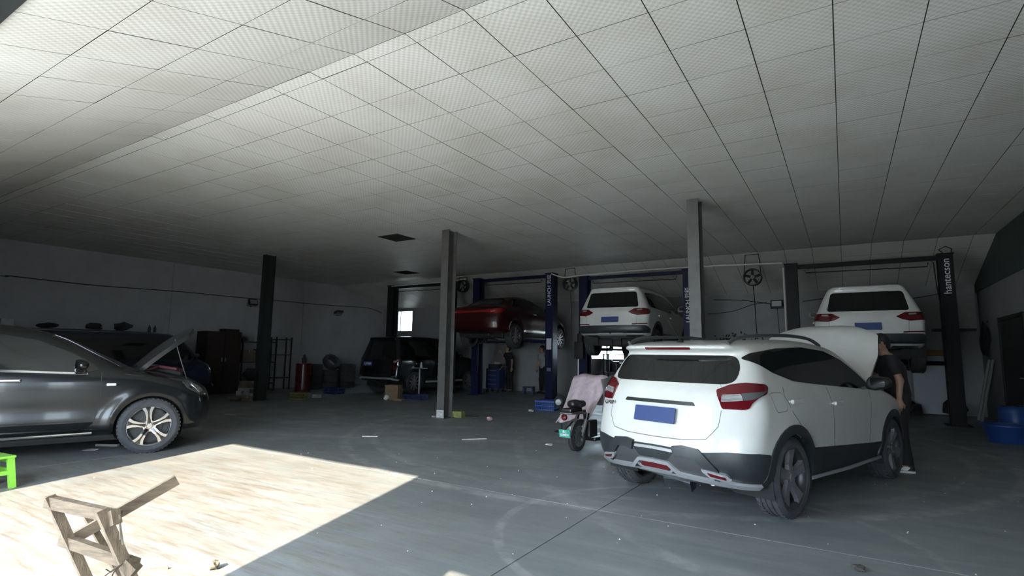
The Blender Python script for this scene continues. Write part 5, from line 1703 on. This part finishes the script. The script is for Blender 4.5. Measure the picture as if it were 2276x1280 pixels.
crumple('dirt_clump', .01, 4.32, .045, M('dirt', (.06, .055, .05), .9), 'dark dirt clump on the floor near the bottom right corner', seed=8, flat=.4)
crumple('paper_scrap', -3.42, 2.03, .035, cardb_d, 'torn bit of wood fibre at the edge of the sunlit floor', seed=9, flat=.9)
def stick(p, q, w, h, mat, label, name='wood_strip'):
    return tag(MB().beam((p[0], p[1], h / 2 + .001), (q[0], q[1], h / 2 + .001), w, h).build(name, mat), label, 'strip')
stick((-6.72, 6.30), (-6.50, 6.42), .03, .012, paper_m, 'short white strip on the floor behind the sunlit patch')
stick((-5.25, 7.02), (-4.98, 7.32), .03, .01, paper_m, 'white strip on the floor between sunlit patch and scooter')
stick((-11.2, 6.62), (-10.95, 6.70), .03, .012, paper_m, 'thin white strip lying on the dark floor at the left')
stick((-8.98, 3.50), (-8.72, 3.66), .05, .03, M('pale_chock', (.30, .30, .30), .7), 'pale wooden chock on the floor behind the black car front wheel')
stick((-3.80, 1.70), (-3.66, 1.88), .012, .012, wood, 'thin dark twig on the sunlit floor right of the wooden stand', 'twig')
# small grit on the floor
gr = MB()
for i in range(150):
    u = random.random()
    x = random.uniform(-7, 1.5); y = random.uniform(2.6, 9)
    r_ = random.uniform(.003, .009)
    gr.add([(x - r_, y - r_, 0), (x + r_, y - r_, 0), (x + r_ * .6, y + r_, 0), (x - r_, y + r_, 0), (x, y, r_)], [(0, 1, 4), (1, 2, 4), (2, 3, 4), (3, 0, 4), (0, 3, 2, 1)])
tag(gr.build('floor_grit', paper_m, kind='stuff'), 'specks of pale grit scattered over the floor', 'grit')
crate(-6.35, 11.97, .50, .36, .24, .12, blue_pl, 'bright blue plastic crate on the floor left of the scooter')
crate(-14.22, 12.0, .56, .40, .20, 0, blue_dark, 'dull blue crate under the rear bumper of the black utility car')
crate(-10.82, 12.15, .66, .40, .14, .05, blue_dark, 'low dull blue crate on the floor just left of the middle column')
carton(-11.24, 11.66, .40, .34, .42, .35, cardb, 'tall brown carton standing behind the black utility car wheel', flaps=False)
carton(-10.85, 11.50, .26, .18, .05, .2, cardb, 'flat brown carton lying at the foot of the tall brown carton')
# adjustable stand beside the utility car
js = thing('support_stand', 'thin steel stand with a small tray beside the black utility car', 'stand', (-11.03, 12.52, 0))
MB().lathe([(.001, 0), (.16, 0), (.16, .02), (.03, .05), (.001, .05)], 16).build('base', rack_m, js)
MB().tube([(0, 0, .04), (0, 0, .88)], .022, 10).build('pole', M('pale_steel', (.45, .45, .46), .35, .6), js)
MB().box((-.22, -.12, .88), (.22, .12, .91), bev=.01).build('tray', steel_m, js)
MB().lathe([(.001, .91), (.045, .91), (.02, 1.08), (.001, 1.08)], 10, Matrix.Translation((.06, 0, 0))).build('funnel', M('pale_funnel', (.4, .4, .4), .5), js)
# left back corner
cb = thing('cabinet', 'dark brown board cabinet behind the raised hood of the black car', 'cabinet', (-16.75, 9.55, 0))
MB().box((-.30, -.55, .06), (.28, .55, 1.93)).build('carcass', brown_wood, cb)
for s in (-1, 1):
    d_ = MB().box((.28, min(0, s * .54) + .004, .08), (.30, max(0, s * .54) - .004, 1.91)).build('door', brown_wood, cb)
    MB().box((.30, s * .06 - .01, 1.0), (.32, s * .06 + .01, 1.12)).build('handle', steel_m, d_)
MB().box((-.28, -.52, 0), (.26, .52, .06)).build('plinth', rack_m, cb)
tag(MB().box((-.18, -.20, 0), (.18, .25, .09), Matrix.Translation((-16.72, 9.8, 1.931)), bev=.01).build('black_case', rack_m), 'flat black case lying on top of the dark brown cabinet', 'case')
rk_ = thing('storage_rack', 'dark steel storage rack with clutter left of the dark green column', 'rack', (-16.85, 10.85, 0))
for sx in (-.25, .25):
    for sy in (-.6, .6):
        MB().box((sx - .02, sy - .02, 0), (sx + .02, sy + .02, 1.75)).build('upright', rack_m, rk_)
for z_ in (.25, .95, 1.62):
    MB().box((-.27, -.62, z_), (.27, .62, z_ + .03)).build('shelf', rack_m, rk_)
for i, (y_, z_, w, h_, mt, lb) in enumerate(((10.42, 1.651, .30, .14, dark_cloth, 'dark bundle on the top shelf of the storage rack, leftmost'), (10.82, 1.651, .26, .16, white_card, 'pale packet on the top shelf of the storage rack, in the middle'), (11.22, 1.651, .30, .10, rack_m, 'low black box on the top shelf of the storage rack, rightmost'), (10.55, .981, .45, .38, cardb_d, 'dusty carton on the middle shelf of the storage rack, left one'), (11.12, .981, .5, .42, brown_wood, 'dark carton on the middle shelf of the storage rack, right one'), (10.80, .281, .7, .5, dark_cloth, 'dark bundle on the lowest shelf of the storage rack'))):
    if mt is dark_cloth:
        o = crumple('cloth_bundle', -16.85, y_, w * .5, mt, lb, 'bundle', 20 + i, h_ / w)
        o.location.z = z_
    else:
        carton(-16.85, y_, .3, w, h_, .0, mt, lb, z_)
wr2 = thing('wire_rack', 'small open black steel frame shelf just right of the dark green column', 'rack', (-17.1, 12.0, 0))
for sx in (-.15, .15):
    for sy in (-.30, .30):
        MB().box((sx - .018, sy - .018, 0), (sx + .018, sy + .018, 1.84)).build('upright', rack_m, wr2)
for z_ in (.4, 1.2, 1.74):
    MB().box((-.17, -.32, z_), (.17, .32, z_ + .03)).build('shelf', rack_m, wr2)
od = thing('oil_dispenser', 'dark red upright drum with a pump on top, by the left wall', 'drum', (-15.42, 11.72, 0))
MB().lathe([(.001, .03), (.25, .03), (.255, .05), (.25, .3), (.262, .31), (.25, .32), (.25, .6), (.262, .61), (.25, .62), (.25, .93), (.257, .95), (.24, .95), (.001, .945)], 24).build('drum', red_oil, od)
MB().tube([(.20, -.18, .10), (.20, -.18, .92)], .018, 8).build('level_tube', M('pale_tube', (.40, .36, .36), .4), od)
MB().lathe([(.001, .95), (.08, .95), (.08, 1.12), (.04, 1.16), (.04, 1.24), (.001, 1.24)], 14).tube([(0, 0, 1.2), (.18, -.1, 1.16), (.26, -.15, .98)], .02, 8).build('pump', rack_m, od)
MB().lathe([(.28, 0), (.28, .03), (.001, .03)], 20).build('trolley_base', red_oil, od)
tyre_prof = [(.20, -.10), (.30, -.112), (.325, -.08), (.33, 0), (.325, .08), (.30, .112), (.20, .10)]
t0 = None
spots = [(-16.5, 12.95, .112, 0), (-16.5, 12.95, .336, .3), (-16.48, 12.95, .560, .1), (-16.5, 12.95, .784, .2), (-16.45, 13.68, .112, 0), (-16.45, 13.68, .336, 0), (-16.47, 13.68, .56, .5), (-16.4, 14.42, .112, 0), (-16.4, 14.42, .336, 0), (-16.4, 14.42, .56, 0), (-16.4, 14.42, .784, 0)]
names = ('bottom', 'second', 'third', 'top')
for i, (x, y, z_, rz) in enumerate(spots):
    if t0 is None:
        o = MB().lathe(tyre_prof, 28, closed=True).build('tyre', tyre_m); t0 = o
    else:
        o = t0.copy(); COL.objects.link(o)
    o.location = (x, y, z_); o.rotation_euler = (0, 0, rz)
    st_n = 0 if i < 4 else (1 if i < 7 else 2)
    lv = [i, i - 4, i - 7][st_n]
    tag(o, 'loose tyre, %s of the %s stack behind the red drum' % (names[lv], ('left', 'middle', 'right')[st_n]), 'tyre', 'tyres stacked by the left wall')
o = t0.copy(); COL.objects.link(o)
o.rotation_euler = (.9, 0, 1.57); o.location = (-16.42, 13.68, .96)
tag(o, 'loose tyre leaning on top of the middle stack behind the red drum', 'tyre', 'tyres stacked by the left wall')
carton(-15.62, 9.86, .34, .30, .22, .3, white_card, 'white carton under another in the pile before the storage rack')
carton(-15.60, 9.88, .36, .30, .20, .22, cardb_d, 'dusty carton topmost of the pile before the storage rack', z=.222)
carton(-15.18, 9.90, .30, .26, .20, -.1, cardb_d, 'dusty brown carton right beside the carton pile before the storage rack')
carton(-15.30, 9.45, .16, .12, .16, .5, white_card, 'small white carton in front of the carton pile')
carton(-14.92, 9.55, .22, .16, .10, .1, white_card, 'low white carton right of the small white carton')
carton(-13.98, 8.70, .46, .34, .12, .1, cardb_d, 'open dusty carton on the floor before the dark green column', flaps=True)
crate(-13.30, 9.90 + .1, .40, .30, .19, .1, olive, 'olive yellow plastic basket on the floor right of the dark green column')
carton(-13.35, 10.65, .20, .16, .10, .2, white_card, 'little white carton on the floor right of the olive basket')
# cart and stool under the blue lift
ct = thing('tool_cart', 'blue tool cart with drawers under the raised red saloon', 'cart', (-10.72, 16.25, 0))
MB().box((-.28, -.20, .14), (.28, .20, .84), bev=.01).build('body', blue_dark, ct)
for i in range(4):
    d_ = MB().box((-.26, -.215, .18 + i * .16), (.26, -.20, .32 + i * .16)).build('drawer', blue_dark, ct)
    MB().box((-.18, -.225, .285 + i * .16), (.18, -.215, .30 + i * .16)).build('handle', steel_m, d_)
for sx in (-1, 1):
    for sy in (-1, 1):
        MB().lathe([(.001, -.02), (.06, -.02), (.06, .02), (.001, .02)], 12, Matrix.Translation((sx * .23, sy * .15, .06)), axis='y').box((sx * .23 - .02, sy * .15 - .025, .06), (sx * .23 + .02, sy * .15 + .025, .14)).build('caster', rack_m, ct)
MB().tube([(.28, -.15, .80), (.36, -.15, .92), (.36, .15, .92), (.28, .15, .80)], .014, 8).build('push_handle', steel_m, ct)
MB().box((-.22, -.15, .84), (.20, .15, 1.0), bev=.02).build('tool_tray', rack_m, ct)
carton(-10.62, 16.2, .18, .14, .07, .3, white_card, 'pale packet lying on the blue tool cart', z=1.0)
bs = thing('work_stool', 'low blue plastic stool under the raised red saloon', 'stool', (-9.28, 16.15, 0), .2)
MB().box((-.19, -.14, .23), (.19, .14, .27), bev=.02).build('seat', blue_dark, bs)
for sx in (-1, 1):
    for sy in (-1, 1):
        MB().beam((sx * .15, sy * .10, .24), (sx * .17, sy * .12, 0), .05, .05, (1, 0, 0)).build('leg', blue_dark, bs)
pj_ = thing('transmission_jack', 'thin pale pole jack standing between the navy lifts', 'jack', (-7.10, 15.45, 0))
MB().tube([(0, 0, .06), (0, 0, 1.66)], .035, 10).build('pole', M('grey_jack', (.25, .25, .25), .4, .5), pj_)
MB().box((-.13, -.10, 1.66), (.13, .10, 1.70), bev=.008).build('saddle', steel_m, pj_)
for a in (0, PI / 2, PI, 1.5 * PI):
    MB().beam((0, 0, .05), (.32 * math.cos(a + .4), .32 * math.sin(a + .4), .02), .05, .04).build('leg', rack_m, pj_)
tk = thing('oil_drainer', 'tall oil drainer with a pale yellowish tank left of the navy post', 'drainer', (-7.14, 16.2, 0))
MB().lathe([(.001, .10), (.15, .10), (.17, .14), (.17, .75), (.15, .80), (.001, .80)], 18).build('tank', rack_m, tk)
MB().box((-.13, -.13, .82), (.13, .13, 1.34), bev=.03).build('sight_tank', M('yellowed_plastic', (.27, .28, .19), .5), tk)
for a in (0, 2.1, 4.2):
    MB().lathe([(.001, -.02), (.05, -.02), (.05, .02), (.001, .02)], 10, Matrix.Translation((.14 * math.cos(a), .14 * math.sin(a), .05)), axis='y').box((.14 * math.cos(a) - .012, .14 * math.sin(a) - .02, .05), (.14 * math.cos(a) + .012, .14 * math.sin(a) + .02, .11)).build('caster', rack_m, tk)
MB().tube(catmull([(.0, -.1, 1.34), (-.1, -.12, 1.55), (-.22, -.15, 1.2), (-.24, -.15, .6)], 5), .014, 6).build('hose', rubber, tk)
ml = thing('lamp_head', 'small black and silver work lamp on a short stem behind the scooter', 'lamp', (-4.35, 8.75, 0), .3)  # object of unclear kind, shaped like a lamp head that gives no light
MB().lathe([(.001, 0), (.12, 0), (.12, .02), (.02, .04), (.001, .04)], 14).build('base', rubber, ml)
MB().tube([(0, 0, .04), (.02, 0, .30), (-.02, -.02, .46)], .014, 8).build('stem', rubber, ml)
MB().lathe([(.001, -.07), (.06, -.07), (.105, -.02), (.11, .04), (.001, .09)], 18, Matrix.Translation((-.02, -.03, .54)), axis='y').build('lamp_shell', rubber, ml)
MB().lathe([(.001, -.078), (.05, -.075), (.058, -.066)], 16, Matrix.Translation((-.04, -.03, .53)), axis='y').build('reflector', M('lamp_reflector', (.12, .12, .12), .4, .3), ml)
# scrap rack before the low window, behind the white hatchback
sr = thing('scrap_rack', 'dark rack of engine parts standing before the low bright window', 'rack', (-6.25, 16.75, 0))
for sx in (-.45, .45):
    for sy in (-.2, .2):
        MB().box((sx - .02, sy - .02, 0), (sx + .02, sy + .02, 1.42)).build('upright', rack_m, sr)
for z_ in (.3, .8, 1.38):
    MB().box((-.47, -.22, z_), (.47, .22, z_ + .03)).build('shelf', rack_m, sr)
for i in range(8):
    bm_ = MB(); w = random.uniform(.07, .10); h_ = random.uniform(.2, .42)
    x = -.33 + (i % 4) * .22; z_ = .33 if i < 4 else .83
    bm_.box((-w, -.13, 0), (w, .13, h_), bev=.03).lathe([(.001, -.17), (w * .6, -.17), (w * .7, -.13), (.001, -.12)], 10, Matrix.Translation((0, 0, h_ * .5)), axis='y')
    o = bm_.build('engine_part', M('oily_metal', (.03, .03, .03), .4, .6, var=.5, vscale=12))
    o.location = (-6.25 + x, 16.75, z_)
    tag(o, 'oily engine part on the %s shelf of the scrap rack, %s from the left' % (('lower', 'upper')[i // 4], ('first', 'second', 'third', 'fourth')[i % 4]), 'part', 'engine parts on the scrap rack')
# things on the roof of the navy van
VAN_Z = 1.795
for i, (x, y, r_, fl_a, lb) in enumerate(((-15.55, 4.85, .22, .35, 'dark bundle on the navy van roof, nearest the left edge of the photo'), (-15.55, 5.75, .20, .5, 'dark bundle on the navy van roof, second of the three from the left'), (-15.5, 6.35, .22, .55, 'dark bundle on the navy van roof, rightmost of the three'))):
    o = crumple('cloth_bundle', x, y, r_, dark_cloth, lb, 'bundle', 40 + i, fl_a); o.location.z = VAN_Z
carton(-15.4, 4.08, .18, .22, .17, 0, white_card, 'little white carton on the navy van roof at the left edge', z=VAN_Z)
for i in range(2):
    o = MB().lathe([(.001, 0), (.035, 0), (.035, .11), (.014, .15), (.014, .18), (.001, .18)], 12).build('bottle', rack_m)
    o.location = (-15.5, 6.95 + i * .13, VAN_Z)
    tag(o, ('left', 'right')[i] + ' one of two small dark bottles on the navy van roof', 'bottle')
# right end of the hall
gc = thing('grey_cabinet', 'pale grey cabinet against the back wall behind the black lift post', 'cabinet', (1.80, 17.2, 0))
MB().box((-.36, -.28, .05), (.42, .30, 1.47), bev=.01).build('carcass', M('pale_grey_steel', (.30, .33, .35), .5), gc)
MB().box((-.35, -.295, .08), (.41, -.28, 1.44)).build('door', M('pale_grey_steel', (.30, .33, .35), .5), gc)
MB().box((-.34, -.26, 0), (.40, .28, .05)).build('plinth', rack_m, gc)
tag(MB().box((1.45, 16.96, 1.471), (2.20, 17.44, 1.62), bev=.02).build('tray', M('dull_orange_tray', (.20, .12, .02), .6)), 'dull orange tray lying on top of the pale grey cabinet', 'tray')
sf = tag(MB().box((1.95, 17.20, 2.10), (2.80, 17.54, 2.16)).build('wall_shelf', rack_m), 'dark board shelf on the back wall at the right corner', 'shelf')
tag(MB().box((2.46, 17.22, 2.161), (2.82, 17.53, 3.16), bev=.006).build('tall_carton', white_card), 'tall white carton standing on the dark wall shelf at the right', 'box')
d2 = struct(MB().box((XR - .04, 13.55, 0), (XR, 13.63, 2.30)).box((XR - .04, 15.42, 0), (XR, 15.50, 2.30)).box((XR - .04, 13.63, 2.22), (XR, 15.42, 2.30)).build('door_2', rack_m))
MB().box((XR - .025, 13.63, 0), (XR, 15.42, 2.22)).build('door_leaf', M('dark_door', (.045, .042, .040), .6), d2)
MB().tube([(XR - .03, 13.78, 1.05), (XR - .08, 13.78, 1.05), (XR - .08, 13.92, 1.05)], .012, 8).build('door_handle', steel_m, d2)
jk = crumple('hanging_coat', XR - .10, 16.6, .36, dark_cloth, 'dark coat hanging on the right wall beyond the dark door', 'coat', 60, 1.25)
jk.location.z = 1.42; jk.scale = (.25, .9, 1)
MB().tube([(.3, 0, .86), (.42, 0, .88)], .015, 6).build('coat_peg', rack_m, jk)
for i, (y_, lb) in enumerate(((16.15, 'nearer pale pipe leaning on the right wall'), (16.5, 'farther pale pipe leaning on the right wall'))):
    o = MB().tube([(XR - .35, y_, .0), (XR - .04, y_ + .1, 1.4)], .03, 8).build('pipe', M('pale_pipe', (.3, .3, .3), .5)); tag(o, lb, 'pipe')
bt = thing('plastic_tub', 'blue plastic tub on the floor at the right edge', 'tub', (2.28, 12.35, 0))
MB().lathe([(.001, .01), (.24, .0), (.33, .28), (.35, .28), (.35, .30), (.32, .30), (.23, .03), (.001, .03)], 24).build('basin', blue_pl, bt)
b2 = thing('plastic_barrel', 'upright blue plastic barrel behind the tub at the right edge', 'barrel', (2.55, 13.1, 0))
MB().lathe([(.001, 0), (.22, 0), (.24, .04), (.24, .2), (.255, .22), (.24, .24), (.24, .5), (.20, .56), (.001, .56)], 22).build('drum', blue_pl, b2)
MB().lathe([(.05, .56), (.05, .60), (.001, .60)], 12, Matrix.Translation((.08, 0, 0))).build('cap', rack_m, b2)
for i, (x, y, r_, lb) in enumerate(((2.15, 16.5, .24, 'dark heap of rags on the floor right of the pale grey cabinet'), (1.35, 16.6, .22, 'dark heap of rags on the floor left of the pale grey cabinet'), (-15.9, 15.4, .35, 'dark heap of sacks by the left wall beyond the tyres'))):
    crumple('rag_heap', x, y, r_, dark_cloth, lb, 'heap', 70 + i, .9)
